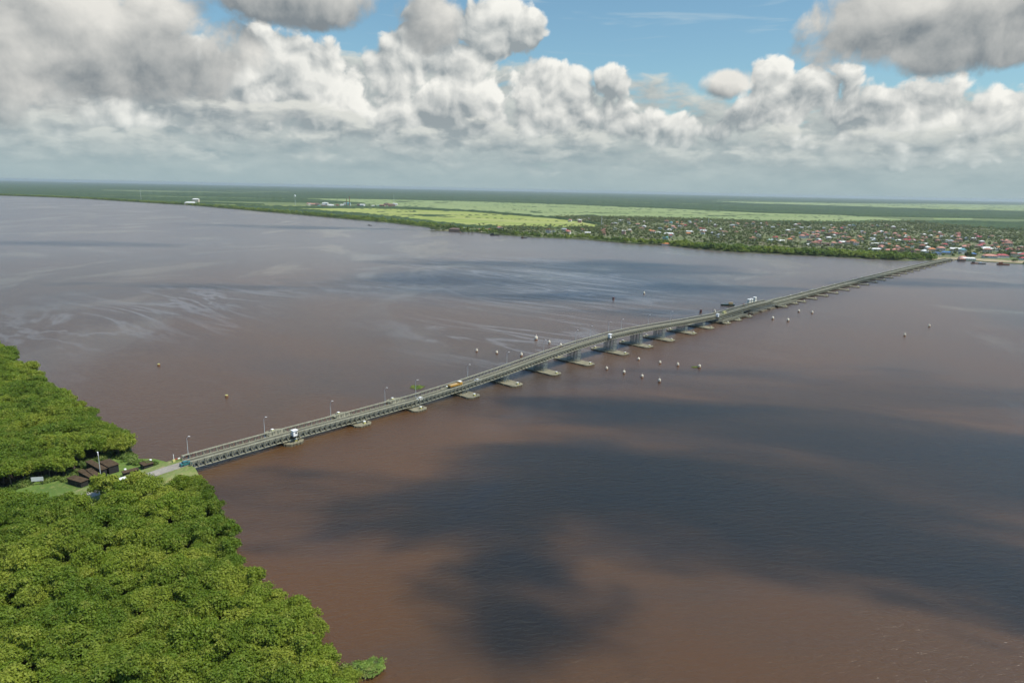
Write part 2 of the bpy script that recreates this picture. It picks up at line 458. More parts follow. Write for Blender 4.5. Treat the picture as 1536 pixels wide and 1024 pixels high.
M_sand = ground_material('sandy bank', (.34, .27, .17), (.26, .20, .12), (.20, .19, .10), .05, .3)
sheet('beach', [(p.x, p.y) for p in on_ground([(1396, 390.6), (1424, 389.6), (1460, 391.2), (1500, 393.8), (1560, 396.8), (1640, 401), (1640, 398), (1540, 392.6), (1480, 389.3), (1440, 387), (1405, 387)])], 1.1, M_sand)


def inside(poly, x, y):
    """vectorised point in polygon"""
    x = np.asarray(x); y = np.asarray(y); r = np.zeros(x.shape, bool); n = len(poly); j = n - 1
    for i in range(n):
        xi, yi = poly[i][0], poly[i][1]; xj, yj = poly[j][0], poly[j][1]
        if yi != yj:
            r ^= ((yi > y) != (yj > y)) & (x < (xj - xi) * (y - yi) / (yj - yi) + xi)
        j = i
    return r


def band(i0, i1, depth):
    line = [(p.x, p.y) for p in FARSHORE[i0:i1 + 1]]
    out = [(x * (1 - 12 / math.hypot(x, y)), y * (1 - 12 / math.hypot(x, y))) for x, y in line]
    return out + [(x * (1 + depth / math.hypot(x, y)), y * (1 + depth / math.hypot(x, y))) for x, y in line][::-1]


FRINGE_POLYS = [band(0, 8, 100), band(8, len(FARSHORE) - 1, 60)]
# big woods beyond the river: one rolling canopy, coarser with distance
def canopy():
    rows = []; d = 1350.0
    while d < 45000: rows.append(d); d *= 1.0056
    az = np.radians(np.arange(-43, 43.01, .13)); d = np.array(rows)
    D, A = np.meshgrid(d, az, indexing='ij')
    X = D * np.sin(A); Y = D * np.cos(A)
    land = inside(far_line + [(FAR * 1.2, 500), (FAR * 1.2, FAR * 1.2), (-FAR * 1.2, FAR * 1.2), (-FAR, 14000)], X, Y)
    bare = np.zeros_like(land)
    for p in FRINGE_POLYS: bare |= inside(p, X, Y)
    for p in (FIELD_A, FIELD_B, FIELD_C, FIELD_D, FIELD_E, VILLAGE): bare |= inside([(q.x, q.y) for q in on_ground(p)], X, Y)
    # strip along the bank and the village keep their own trees
    wood = land & ~bare
    nr, nc = X.shape
    Z = np.zeros_like(X)
    flat = np.stack([X.ravel(), Y.ravel()], 1)
    h = np.empty(len(flat))
    for i, (x, y) in enumerate(flat):
        if not wood.flat[i]: h[i] = 0; continue
        dd = math.hypot(x, y); s = 1 / max(9, dd * .006)
        h[i] = 8.5 + 3.2 * mnoise.noise(Vector((x * s, y * s, 1))) + 3.0 * mnoise.noise(Vector((x * .004, y * .004, 2))) + 2.5 * mnoise.noise(Vector((x * .03, y * .03, 3)))
    dd_ = math.hypot
    # open glades far off
    for i, (x, y) in enumerate(flat):
        if wood.flat[i] and mnoise.noise(Vector((x * .00035, y * .0011, 9))) > .2 and dd_(x, y) > 4200: h[i] = 0
    # drains and tracks through the cane, lined with scrub
    infield = np.zeros_like(land)
    for p in (FIELD_A, FIELD_B, FIELD_C): infield |= inside([(q.x, q.y) for q in on_ground(p)], X, Y)
    infield = infield.ravel()
    for i, (x, y) in enumerate(flat):
        if infield[i]:
            n_ = mnoise.noise(Vector((x * .0011, y * .0021, 31)))
            if abs(n_) < .0045 or mnoise.noise(Vector((x * .004, y * .004, 40))) > .6: h[i] = 3.5 + 2 * mnoise.noise(Vector((x * .05, y * .05, 3)))
    Z = h.reshape(nr, nc); low = Z <= 0
    Z = np.where(low, .2, Z)
    idx = np.arange(nr * nc).reshape(nr, nc)
    a, b, c, e = idx[:-1, :-1], idx[:-1, 1:], idx[1:, 1:], idx[1:, :-1]
    keep = ~(low[:-1, :-1] & low[:-1, 1:] & low[1:, 1:] & low[1:, :-1])
    F = np.stack([a[keep], b[keep], c[keep], e[keep]], 1)[:, ::-1]
    V = np.stack([X.ravel(), Y.ravel(), Z.ravel()], 1)
    used = np.unique(F); remap = np.full(len(V), -1); remap[used] = np.arange(len(used)); V = V[used]; F = remap[F]
    me = bpy.data.meshes.new('distant_forest')
    me.vertices.add(len(V)); me.vertices.foreach_set('co', V.astype(np.float32).ravel())
    me.loops.add(F.size); me.loops.foreach_set('vertex_index', F.astype(np.int32).ravel())
    me.polygons.add(len(F)); me.polygons.foreach_set('loop_start', np.arange(0, F.size, 4, dtype=np.int32))
    me.update(calc_edges=True)
    m = bpy.data.materials.new('distant canopy'); m.use_nodes = True; g = NT(m.node_tree)
    P = g.node('ShaderNodeNewGeometry', 'Position')
    c1 = g.mix(g.sm(g.noise(g.vmul(P, (.0006, .0018, 1)), 1, 5, .6), .4, .62), (.055, .088, .034), (.030, .052, .024))
    c1 = g.mix(g.m('MULTIPLY', g.sm(g.noise(g.vmul(P, (.004, .012, 1)), 1, 4, .65), .48, .68), .7), c1, (.10, .135, .042))
    c1 = g.mix(g.m('MULTIPLY', g.sm(g.noise(P, .09, 3, .6), .42, .66), .6), c1, (.020, .036, .014))
    nb = g.node('ShaderNodeBump', 0, {'Strength': 1.0, 'Distance': 4.0, 'Height': g.noise(P, .16, 4, .65)})
    bs = g.node('ShaderNodeBsdfPrincipled', 0, {'Base Color': c1, 'Roughness': .95, 'Specular IOR Level': .08, 'Normal': nb})
    g.l.new(bs, g.n.new('ShaderNodeOutputMaterial').inputs[0]); me.materials.append(m)
    o = link(bpy.data.objects.new('distant_forest', me))
    tag(o, 'dark green woods that stretch from the fields to the horizon', 'forest', kind='stuff')


canopy()

# near bank
NEAR_EDGE = [(-260, 462), (-60, 505), (0, 532), (60, 575), (110, 617), (160, 655), (200, 690), (232, 702), (262, 704), (283, 712), (306, 740), (330, 790), (352, 830), (352, 875),
             (382, 893), (432, 905), (460, 945), (485, 985), (520, 1020), (560, 1100), (600, 1300)]
near_line = wiggle([(p.x, p.y) for p in on_ground(NEAR_EDGE)], 4, 2.0, 3)
near_poly = near_line + [(-60, -400), (-2500, -400), (-2500, 900), (-700, 700)]
M_floor = ground_material('mangrove floor', (.035, .04, .016), (.028, .026, .014), (.05, .055, .02), .03, .5)
sheet('near_bank_ground', near_poly, .6, M_floor, skirt=2.0)

# ---------------------------------------------------------------- clouds overhead that shade the river
def cloud_material():
    m = bpy.data.materials.new('cloud'); m.use_nodes = True; g = NT(m.node_tree)
    O = g.node('ShaderNodeTexCoord', 'Object'); info = g.node('ShaderNodeObjectInfo', 'Random'); dens = g.node('ShaderNodeObjectInfo', 'Alpha')
    s = g.node('ShaderNodeSeparateXYZ', None, {0: O})
    r = g.m('SQRT', g.m('ADD', g.m('MULTIPLY', s.outputs[0], s.outputs[0]), g.m('MULTIPLY', s.outputs[1], s.outputs[1])))
    v = g.xyz(s.outputs[0], s.outputs[1], g.m('MULTIPLY', info, 40))
    n = g.noise(v, 1.8, 5, .55, .3)
    k = g.m('ADD', g.m('SUBTRACT', .88, r), g.m('MULTIPLY_ADD', n, 2.1, -1.05))
    a = g.m('MULTIPLY', g.sm(k, -.1, 1.0), g.m('MULTIPLY', dens, .94))
    a = g.m('MULTIPLY', a, g.lin(r, .9, 1.0, 1.0, 0.0))
    d = g.node('ShaderNodeBsdfDiffuse', 0, {0: (.75, .77, .8, 1)}); t = g.node('ShaderNodeBsdfTranslucent', 0, {0: (.6, .62, .66, 1)})
    b = g.node('ShaderNodeMixShader', 0, {0: .4, 1: d, 2: t})
    tr = g.node('ShaderNodeBsdfTransparent', 0)
    o = g.node('ShaderNodeMixShader', 0, {0: a, 1: tr, 2: b})
    g.l.new(o, g.n.new('ShaderNodeOutputMaterial').inputs[0])
    return m


M_cloud = cloud_material()
# (photo x, y of the shadow's middle, half width m, half depth m, turn)
SHADE = [(800, 735, 120, 46, .1, .9), (980, 720, 110, 50, -.1, .9), (960, 615, 120, 34, -.05, .9), (1090, 780, 90, 40, -.2, .9), (1230, 650, 170, 70, -.25, .7), (1230, 780, 110, 46, -.3, .95),
         (1460, 700, 180, 80, -.3, .66), (1440, 845, 74, 34, -.4, .85), (795, 915, 30, 34, .3, .8), (750, 840, 34, 34, .5, .75), (640, 770, 60, 24, .3, .8), (1545, 905, 50, 26, -.3, .8), (1340, 590, 200, 60, -.1, .45),
         (900, 400, 260, 110, 0, 1.0), (820, 445, 120, 40, .1, .95), (1050, 432, 130, 50, 0, .9), (700, 395, 160, 60, 0, .8), (640, 420, 170, 70, .2, .7), (480, 342, 420, 120, 0, .7), (1400, 425, 190, 60, 0, .6), (300, 430, 160, 50, 0, .5), (100, 365, 260, 70, 0, .5), (1000, 470, 120, 30, 0, .6)]
for i, (px, py, hw, hd, rz, al) in enumerate(SHADE):
    G = at(px, py); alt = max(430.0, G.length * .46)
    cen = G + sun_vec * (alt / sun_vec.z)
    b = bmesh.new(); bmesh.ops.create_icosphere(b, subdivisions=4, radius=1.0)
    for v in b.verts:
        k = 1 + .16 * mnoise.noise(v.co * 2.1 + Vector((i * 7, 0, 0))); v.co = Vector((v.co.x * k, v.co.y * k, v.co.z * (.55 if v.co.z < 0 else 1) * (1 + .5 * mnoise.noise(v.co * 3.3 + Vector((0, i * 5, 0))))))
        v.co.z *= .16
    me = bpy.data.meshes.new('cloud'); b.to_mesh(me); b.free(); me.materials.append(M_cloud)
    for p in me.polygons: p.use_smooth = True
    o = link(bpy.data.objects.new('cloud', me)); o.location = cen; o.scale = (hw * 1.25, hd * 1.25, min(hw, hd) * 1.3); o.rotation_euler = (0, 0, rz)
    o.color = (1, 1, 1, al); tag(o, kind='stuff')

# ---------------------------------------------------------------- moist air
def haze():
    m = bpy.data.materials.new('haze'); m.use_nodes = True; g = NT(m.node_tree)
    pv = g.node('ShaderNodeVolumePrincipled', None, {'Color': (.62, .70, .70, 1), 'Density': 3.4e-5, 'Anisotropy': .2})
    g.l.new(pv.outputs[0], g.n.new('ShaderNodeOutputMaterial').inputs['Volume'])
    b = MB(); E2 = FAR + 600
    b.box((0, FAR / 2 - 1500, (CAM_H + 12 - 6) / 2), (2 * E2, FAR + 6000, CAM_H + 12 + 6))
    o = b.build('haze', m); tag(o, 'thin humid haze over the river and the far woods', 'haze', kind='stuff')


haze()

# ---------------------------------------------------------------- the floating bridge
A0 = at(272, 702); B0 = at(1425, 391); AX = (B0 - A0).normalized(); PR = Vector((AX.y, -AX.x, 0))
CENTRE = [(-60, 6.9), (0, 6.2), (47, 2.6), (100, 1.6), (160, .7), (240, -.6), (320, -1.6), (390, -.6), (470, -3.5), (560, -6.5), (700, -8), (1000, -9), (1200, -7.5), (1350, -5), (1490, -2.5), (1600, -2)]
DECKZ = [(-60, 3.6), (0, 4.3), (47, 3.5), (90, 3.3), (130, 3.4), (165, 4.6), (203, 6.7), (241, 9.4), (277, 11.5), (322, 12.7), (356, 12.4), (392, 11.4), (430, 9.3), (470, 7.6), (505, 6.0),
         (540, 6.2), (600, 6.6), (632, 6.4), (640, 3.6), (700, 3.3), (1490, 3.3), (1600, 3.3)]


def interp(t, tab):
    for (a, va), (b, vb) in zip(tab, tab[1:]):
        if t <= b: return va + (vb - va) * (t - a) / (b - a)
    return tab[-1][1]


def bp(s, off=0.0, z=0.0):
    """s metres along the bridge, off metres to its downstream side"""
    p = A0 + AX * s + PR * (interp(s, CENTRE) + off); return Vector((p.x, p.y, z))


def bdir(s):
    d = bp(s + 2) - bp(s - 2); return math.atan2(d.y, d.x)


M_steel = mat('galvanised truss steel', (.315, .305, .215), .6, .0, .14, .5)
M_steel2 = mat('weathered tower steel', (.27, .29, .25), .6, 0, .16, .5)
M_deck = mat('worn deck plates', (.098, .092, .062), .85, 0, .16, .25, bump=.2)
M_kerb = mat('pale kerb', (.33, .32, .23), .8, 0, .12, .5)
M_pont = mat('pontoon deck plates', (.215, .195, .125), .8, 0, .2, .35)
M_hull = mat('pontoon hull with rust streaks', (.15, .135, .085), .75, 0, .22, .9, streak=True, col2=(.09, .055, .03))
M_yellow = mat('yellow paint', (.55, .50, .18), .5)
M_white = mat('white paint', (.80, .80, .76), .5, 0, .06)
M_dark = mat('dark steel', (.035, .035, .033), .6)
M_lampg = mat('lamp galvanising', (.50, .52, .52), .4, .2, .05)
M_glass = mat('dark window glass', (.03, .035, .04), .1)
M_tyre = mat('tyre rubber', (.02, .02, .02), .9)

bridge = empty('floating_bridge', tuple(bp(0, 0, 0)))
tag(bridge, 'long low steel truss floating bridge on pontoons across the brown river', 'bridge')
BO = bridge.location.copy()


def bpart(mb, name, mats, parent=None, label=None):
    mb.v = [(x - BO.x, y - BO.y, z - BO.z) for x, y, z in mb.v]
    o = mb.build(name, mats, parent or bridge)
    if label: o['label'] = label
    return o


PONT = [(50, 10.1), (89, 10.9), (126, 11.9), (165, 14.6), (202, 15.7), (241, 15.6), (279, 15.6), (325, 14.6), (361, 13.6), (396, 13.4), (437, 11.5), (472, 10.5), (507, 10), (532, 9.4), (559, 8.4),
        (651, 8.3), (684, 7.5), (706, 8.3), (740, 9), (777, 9.4), (814, 9.4), (857, 9.4), (900, 9), (941, 9.1), (982, 9), (1022, 9), (1064, 8.4), (1106, 8.2), (1147, 8), (1187, 8), (1226, 8.2),
        (1265, 8.2), (1308, 8), (1348, 8.4), (1387, 8.5), (1426, 8.6), (1466, 8.8)]
CUTS = [0] + [p[0] for p in PONT] + [1498]
# deck, kerbs and the trusses on both sides, one of each for every span
for i in range(len(CUTS) - 1):
    s0, s1 = CUTS[i], CUTS[i + 1]
    n = max(1, round((s1 - s0) / 3.05)); st = (s1 - s0) / n
    d = MB(); k = MB(); far = s0 > 640
    for j in range(n):
        a, b = s0 + j * st, s0 + (j + 1) * st
        za, zb = interp(a, DECKZ), interp(b, DECKZ)
        q = [bp(a, 3.75, za), bp(b, 3.75, zb), bp(b, -3.75, zb), bp(a, -3.75, za)]
        lo = [p - Vector((0, 0, .28)) for p in q]
        d.face_block(q + lo, [(0, 1, 2, 3), (7, 6, 5, 4), (0, 4, 5, 1), (2, 6, 7, 3)], 0)
        for sg in (-1, 1):
            d.bar(bp(a, sg * 3.2, za + .16), bp(b, sg * 3.2, zb + .16), .28, .3, mi=1)
        d.bar(bp(a, -5.0, za - .75), bp(a, 5.0, za - .75), .3, .5, mi=0)                # transom
    bpart(d, 'deck_span', [M_deck, M_kerb])
    for sg, nm in ((1, 'downstream_truss'), (-1, 'upstream_truss')):
        t = MB()
        for lane in (4.15, 4.75):
            o = sg * lane
            for j in range(n):
                a, b = s0 + j * st, s0 + (j + 1) * st; m_ = (a + b) / 2
                la, lb = interp(a, DECKZ) - 1.15, interp(b, DECKZ) - 1.15; lm = (la + lb) / 2
                H = 3.1
                t.bar(bp(a, o, la), bp(b, o, lb), .26, .26); t.bar(bp(a, o, la + H), bp(b, o, lb + H), .3, .26)
                t.bar(bp(a, o, la), bp(a, o, la + H), .22)
                if lane > 4.5:
                    if s0 < 170:
                        t.bar(bp(a, o, la + .1), bp(m_, o, lm + H - .1), .17); t.bar(bp(m_, o, lm + .1), bp(m_, o, lm + H), .15)
                    else:
                        t.bar(bp(a, o, la + .1), bp(m_, o, lm + H - .1), .17); t.bar(bp(m_, o, lm + H - .1), bp(b, o, lb + .1), .17)
                if lane > 4.5:
                    t.bar(bp(a, o - sg * .6, la + H + .1), bp(a, o, la + H + .1), .2, .12)
        bpart(t, nm, M_steel)

# pontoons
for i, (s, front) in enumerate(PONT):
    c0 = interp(s, CENTRE); half = min(18.5, max(13.0, front - c0 + .0)); cen = front - half - c0
    if i < 3: half = 12.5 + i; cen = front - half - c0
    w = 4.9 if i < 15 else 4.2
    m = MB(); top = .98 if i else 1.25
    def out(dw, dl): return [bp(s - w + dw, cen - half + 2.0), bp(s - w * .6, cen - half + dl), bp(s + w * .6, cen - half + dl), bp(s + w - dw, cen - half + 2.0),
                             bp(s + w - dw, cen + half - 2.0), bp(s + w * .6, cen + half - dl), bp(s - w * .6, cen + half - dl), bp(s - w + dw, cen + half - 2.0)][::-1]
    P_ = out(0, 0)
    if (P_[1] - P_[0]).cross(P_[2] - P_[1]).z < 0: P_ = P_[::-1]
    m.prism([(p.x, p.y) for p in P_], -.6, top - .25, 1)
    m.prism([(p.x, p.y) for p in P_], top - .25, top, 0)
    # rubbing strakes / tyres down the sides
    nf = 13
    for sg in (-1, 1):
        for q in range(nf):
            u = cen - half + 3 + (2 * half - 6) * q / (nf - 1)
            m.bar(bp(s + sg * (w + .12), u, -.2), bp(s + sg * (w + .12), u, top - .1), .38, .24, mi=2 if q % 3 else 3)
    for sg in (-1, 1):
        for q in (-1, 0, 1): m.bar(bp(s + q * w * .35, cen + sg * (half + .12), -.2), bp(s + q * w * .35, cen + sg * (half + .12), top), .3, .2, mi=2)
    po = bpart(m, 'pontoon', [M_pont, M_hull, M_dark, M_kerb])
    for sg in (1, -1):
        b = MB(); p = bp(s + (.8 if sg > 0 else -.6), cen + sg * (half - 2.4), top)
        b.box((p.x, p.y, top + .55), (1.1, 1.1, 1.1), bdir(s), 0); b.box((p.x, p.y, top + 1.14), (1.25, 1.25, .1), bdir(s), 1)
        q = bp(s + (2.4 if sg > 0 else -2.4), cen + sg * (half - 2.6), top); b.tube([(.28, 0), (.28, .6), (.42, .6), (.42, .75)], 8, (q.x, q.y, top), 2)
        bpart(b, 'winch_box', [M_yellow, M_white, M_dark], po)
    # support: legs under the deck, braced when tall
    zb = interp(s, DECKZ) - 1.2 - .1
    t = MB(); bays = 3
    for a_ in (-1.9, 0.0, 1.9):
        for o in (-4.5, -1.6, 1.6, 4.5):
            if abs(o) > 4 or a_ != 0: t.bar(bp(s + a_, o, top), bp(s + a_, o, zb), .34)
        t.bar(bp(s + a_, -5, zb - .1), bp(s + a_, 5, zb - .1), .36, .4)
    for o in (-4.5, 4.5): t.bar(bp(s - 2.6, o, zb - .25), bp(s + 2.6, o, zb - .25), .4, .4)
    if zb - top > 1.6:
        nl = max(1, int((zb - top) / 2.3)); hz_ = (zb - top) / nl
        for q in range(nl):
            z0, z1 = top + q * hz_, top + (q + 1) * hz_
            for a_ in (-1.9, 1.9):
                for o0, o1 in ((-4.5, -1.6), (-1.6, 1.6), (1.6, 4.5)):
                    t.bar(bp(s + a_, o0, z0), bp(s + a_, o1, z1), .14); t.bar(bp(s + a_, o1, z0), bp(s + a_, o0, z1), .14)
                t.bar(bp(s + a_, -4.5, z1), bp(s + a_, 4.5, z1), .18)
            for o in (-4.5, 4.5):
                t.bar(bp(s - 1.9, o, z0), bp(s + 1.9, o, z1), .14); t.bar(bp(s - 1.9, o, z1), bp(s + 1.9, o, z1), .18)
    bpart(t, 'support_tower', M_steel2)

# the lift span: a broad raft with lattice legs, and the lower service span beside it
m = MB()
for s in (584, 606, 628):
    c_ = [bp(s - 7, -15), bp(s - 7, 9), bp(s + 7, 9), bp(s + 7, -15)]
    if (c_[1] - c_[0]).cross(c_[2] - c_[1]).z < 0: c_ = c_[::-1]
    m.prism([(p.x, p.y) for p in c_], -.6, 1.1)
bpart(m, 'lift_raft', M_hull)
t = MB()
for s in range(578, 637, 5):
    for o in (-4.5, 4.5, 7.5):
        z1 = interp(s, DECKZ) - 1.2
        t.bar(bp(s, o, 1.1), bp(s, o, z1), .32); t.bar(bp(s, o, 1.1), bp(min(s + 5, 636), o, z1), .16); t.bar(bp(min(s + 5, 636), o, 1.1), bp(s, o, z1), .16)
    t.bar(bp(s, -4.5, 3), bp(s, 7.5, 3), .2)
bpart(t, 'lattice_legs', M_steel2)
for s0, s1, o, z in ((500, 560, 8.0, 2.6), (640, 690, 7.6, 2.4), (648, 700, -8.0, 3.0)):
    t = MB()
    n = int((s1 - s0) / 3)
    q = [bp(s0, o + 2.2, z), bp(s1, o + 2.2, z), bp(s1, o - 2.2, z), bp(s0, o - 2.2, z)]
    t.face_block(q + [p - Vector((0, 0, .3)) for p in q], [(0, 1, 2, 3), (7, 6, 5, 4), (0, 4, 5, 1), (1, 5, 6, 2), (2, 6, 7, 3), (3, 7, 4, 0)], 1)
    for sg in (-2.3, 2.3):
        t.bar(bp(s0, o + sg, z - .9), bp(s1, o + sg, z - .9), .28); t.bar(bp(s0, o + sg, z + 1.3), bp(s1, o + sg, z + 1.3), .28)
        for j in range(n): t.bar(bp(s0 + j * 3, o + sg, z - .9), bp(s0 + j * 3, o + sg, z + 1.3), .2); t.bar(bp(s0 + j * 3, o + sg, z - .9), bp(s0 + j * 3 + 1.5, o + sg, z + 1.3), .15)
    bpart(t, 'service_span', [M_steel, M_deck])
# abutments
for s0, s1, w in ((-3, -.1, 5.6), (1497.6, 1520, 7)):
    m = MB(); c_ = [bp(s0, -w), bp(s0, w), bp(s1, w), bp(s1, -w)]
    if (c_[1] - c_[0]).cross(c_[2] - c_[1]).z < 0: c_ = c_[::-1]
    m.prism([(p.x, p.y) for p in c_], -1, interp((s0 + s1) / 2, DECKZ) - .35)
    bpart(m, 'abutment', M_pont)

# ---------------------------------------------------------------- things on the bridge
def place(o, s, off, z, rz=0.0):
    p = bp(s, off, z); o.location = p; o.rotation_euler = (0, 0, bdir(s) + rz)


def deckz(s): return interp(s, DECKZ) + .004


def copy_tree(o, parent=None):
    c = o.copy(); C.objects.link(c); c.parent = parent
    for ch in [x for x in C.objects if x.parent == o]: copy_tree(ch, c)
    return c


def make_lamp(h=9.5, loc=None):
    r = empty('street_lamp')
    m = MB(); m.tube([(.16, 0), (.14, h * .5), (.09, h)], 8); m.bar((0, 0, h - .1), (.9, -.1, h + .9), .1); m.box((0, 0, .2), (.6, .5, .4)); m.build('pole', M_lampg, r)
    m = MB(); m.box((1.3, -.12, h + .98), (.95, .34, .16)); m.box((1.35, -.12, h + .89), (.6, .26, .05)); m.build('lamp_head', M_white, r)
    return r


lamp0 = make_lamp()
lamps = []
ordw = ['first', 'second', 'third', 'fourth', 'fifth', 'sixth', 'seventh', 'eighth', 'ninth', 'tenth', 'eleventh', 'twelfth', 'thirteenth', 'fourteenth']
for i, s in enumerate([3, 40, 77, 112, 134, 176, 212, 250, 287, 305, 329, 346, 385, 424]):
    o = lamp0 if i == 0 else copy_tree(lamp0)
    place(o, s, -5.0, interp(s, DECKZ) - .3, -PI / 2 + .5)
    tag(o, f'{ordw[i]} lamp post from the forested bank along the far side of the bridge', 'street lamp', 'lamp posts along the bridge')

def make_hut():
    r = empty('guard_hut')
    m = MB(); m.box((0, 0, 1.35), (2.1, 1.9, 2.7)); m.build('wall', M_white, r)
    m = MB(); m.box((0, 0, 2.82), (2.7, 2.5, .22)); m.build('roof', M_white, r)
    m = MB(); m.box((.35, -.97, 1.6), (.8, .06, .9)); m.build('window', M_glass, r)
    m = MB(); m.box((1.07, 0, 1.6), (.06, .9, .9)); m.build('window', M_glass, r)
    m = MB(); m.box((0, 0, -.12), (2.9, 2.6, .2)); m.bar((-1, -.9, -3.2), (-1, -.9, -.2), .2); m.bar((1, -.9, -3.2), (1, -.9, -.2), .2); m.build('platform', M_dark, r)
    return r


hut0 = make_hut()
for i, (s, lb) in enumerate([(50, 'white guard hut at the bridge side above the first pontoon'), (316, 'white guard hut at the top of the hump of the bridge'),
                             (498, 'white guard hut where the bridge comes down before the lift span')]):
    o = hut0 if i == 0 else copy_tree(hut0); place(o, s, 5.6, interp(s, DECKZ) + .9); tag(o, lb, 'guard hut', 'guard huts on the bridge')


def make_car(body, col_name, L=4.4, Wd=1.8, Hh=1.45, van=False):
    r = empty(col_name)
    m = MB(); h0 = Hh * .55
    m.box((0, 0, .25 + h0 / 2), (L, Wd, h0), taper=.97)
    if van: m.box((-L * .04, 0, .25 + h0 + (Hh - h0) / 2 - .02), (L * .9, Wd * .94, Hh - h0), taper=.93)
    else: m.box((-L * .04, 0, .25 + h0 + (Hh - h0) / 2 - .06), (L * .52, Wd * .9, Hh - h0 - .1), taper=.8)
    m.build('body', body, r)
    m = MB()
    if van: m.box((L * .405, 0, .3 + h0 + (Hh - h0) / 2), (.1, Wd * .8, (Hh - h0) * .7)); m.box((-L * .04, 0, .3 + h0 + (Hh - h0) / 2), (L * .8, Wd * .965, (Hh - h0) * .5))
    else: m.box((-L * .04, 0, .23 + h0 + (Hh - h0) * .45), (L * .54, Wd * .87, (Hh - h0) * .5), taper=.9)
    m.build('window', M_glass, r)
    for x in (-L * .3, L * .3):
        for y in (-1, 1):
            m = MB(); m.bar((x, y * Wd * .44, .33), (x, y * Wd * .5, .33), .62, .62); m.build('wheel', M_tyre, r)
    return r


M_teal = mat('teal paint', (.035, .15, .15), .3); M_silver = mat('silver paint', (.45, .47, .48), .3); M_orange = mat('ochre truck paint', (.50, .28, .06), .5)
M_grime = mat('sand load', (.42, .31, .16), .9); M_green = mat('green paint', (.07, .30, .10), .4); M_red = mat('faded red paint', (.35, .06, .04), .6)
c = make_car(M_white, 'car'); place(c, 132, 1.7, deckz(132)); tag(c, 'white car on the bridge above the third pontoon, behind the orange truck', 'car')
c = make_car(M_silver, 'car'); place(c, 178, 1.7, deckz(178)); tag(c, 'small pale car on the bridge just ahead of the orange truck', 'car')
c = make_car(M_teal, 'car', 4.6, 1.8, 1.6); place(c, -1, 1.8, deckz(-1)); tag(c, 'teal car driving onto the near end of the bridge', 'car')
c = make_car(M_white, 'car', 4.4, 1.8, 1.9, True); place(c, 506, 1.6, deckz(506)); tag(c, 'white van on the bridge beside the third guard hut', 'van')
c = make_car(M_yellow, 'minibus', 6.5, 2.2, 2.6, True); place(c, 522, 1.5, deckz(522)); tag(c, 'yellow minibus on the bridge just past the third guard hut', 'minibus')
r = empty('tipper_truck'); place(r, 162, -1.3, deckz(162)); tag(r, 'orange truck with a sandy load crossing the bridge before the hump', 'truck')
m = MB(); m.box((3.9, 0, 1.55), (1.9, 2.4, 2.1)); m.build('cab', M_orange, r)
m = MB(); m.box((3.9, 0, 2.68), (1.8, 2.3, .16)); m.build('cab_roof', M_white, r)
m = MB(); m.box((4.87, 0, 1.9), (.05, 2.1, .8)); m.build('windscreen', M_glass, r)
m = MB(); m.box((-1.2, 0, .95), (7.6, 2.3, .3)); m.box((-1.2, 1.2, 1.5), (7.6, .1, .9)); m.box((-1.2, -1.2, 1.5), (7.6, .1, .9)); m.box((-4.95, 0, 1.5), (.1, 2.3, .9)); m.box((2.55, 0, 1.7), (.1, 2.3, 1.3)); m.build('load_bed', M_orange, r)
m = MB(); m.box((-1.2, 0, 1.7), (7.2, 2.2, .5), taper=.8); m.build('load', M_grime, r)
for x in (-4, -2.8, 3.9):
    for y in (-1, 1): m = MB(); m.bar((x, y * .95, .5), (x, y * 1.2, .5), .95, .95); m.build('wheel', M_tyre, r)
# white cabins of the lift machinery
for s, dx, h, lb in ((598, -6.2, 6.6, 'narrow white cabin on the upstream side of the lift span, nearest the yellow minibus'),
                     (604, -6.2, 6.6, 'narrow white cabin of the lift span between its two neighbours'), (613, -6.4, 7.4, 'tallest white cabin on the lift span, farthest along the bridge')):
    r = empty('machinery_cabin'); place(r, s, dx, interp(s, DECKZ) - 1.2); tag(r, lb, 'cabin', 'white cabins by the lift span')
    m = MB(); m.box((0, 0, h / 2), (3.4, 2.6, h)); m.build('wall', mat('cream wall', (.72, .70, .60), .7), r)
    m = MB(); m.box((0, 0, h + .1), (3.9, 3.0, .2)); m.build('roof', M_white, r)
    m = MB(); m.box((0, -1.33, h * .72), (2.2, .06, 1.0)); m.build('window', M_glass, r)
r = empty('road_barrier'); place(r, -3, -5.6, interp(0, DECKZ) - .4); tag(r, 'red and white barrier with its post at the near end of the bridge', 'barrier')
m = MB(); m.tube([(.12, 0), (.12, 3.6)], 8); m.build('post', M_white, r)
m = MB(); m.box((0, 0, .6), (1.0, .7, 1.2)); m.build('base', M_yellow, r)
m = MB()
for k in range(7): m.box((1.1 + k * 1.1, 0, 1.15), (1.0, .14, .5), mi=k % 2)
m.build('rail', [M_red, M_white], r)

# ---------------------------------------------------------------- buoys and boats
M_bwhite = mat('buoy white', (.86, .81, .64), .6, 0, .16, 1.5, col2=(.42, .33, .22)); M_brust = mat('buoy rust', (.22, .09, .04), .8); M_bbrown = mat('brown buoy paint', (.13, .05, .04), .6)


def make_buoy(d=2.6, h=2.4, top=M_bwhite, mast=True):
    r = empty('mooring_buoy')
    m = MB(); m.tube([(d * .42, -.5), (d * .47, -.1), (d * .47, .45), (d * .45, .8)], 16); m.build('skirt', M_brust, r)
    m = MB(); m.tube([(d * .44, .8), (d * .46, 1.2), (d * .44, h - .25), (d * .34, h)], 16); m.build('drum', top, r)
    if mast:
        m = MB(); m.bar((.2, 0, h), (.2, 0, h + 1.0), .12); m.bar((-.3, .2, h), (.2, 0, h + .9), .1); m.box((.2, 0, h + 1.1), (.35, .35, .3)); m.build('mast', M_bwhite, r)
    return r


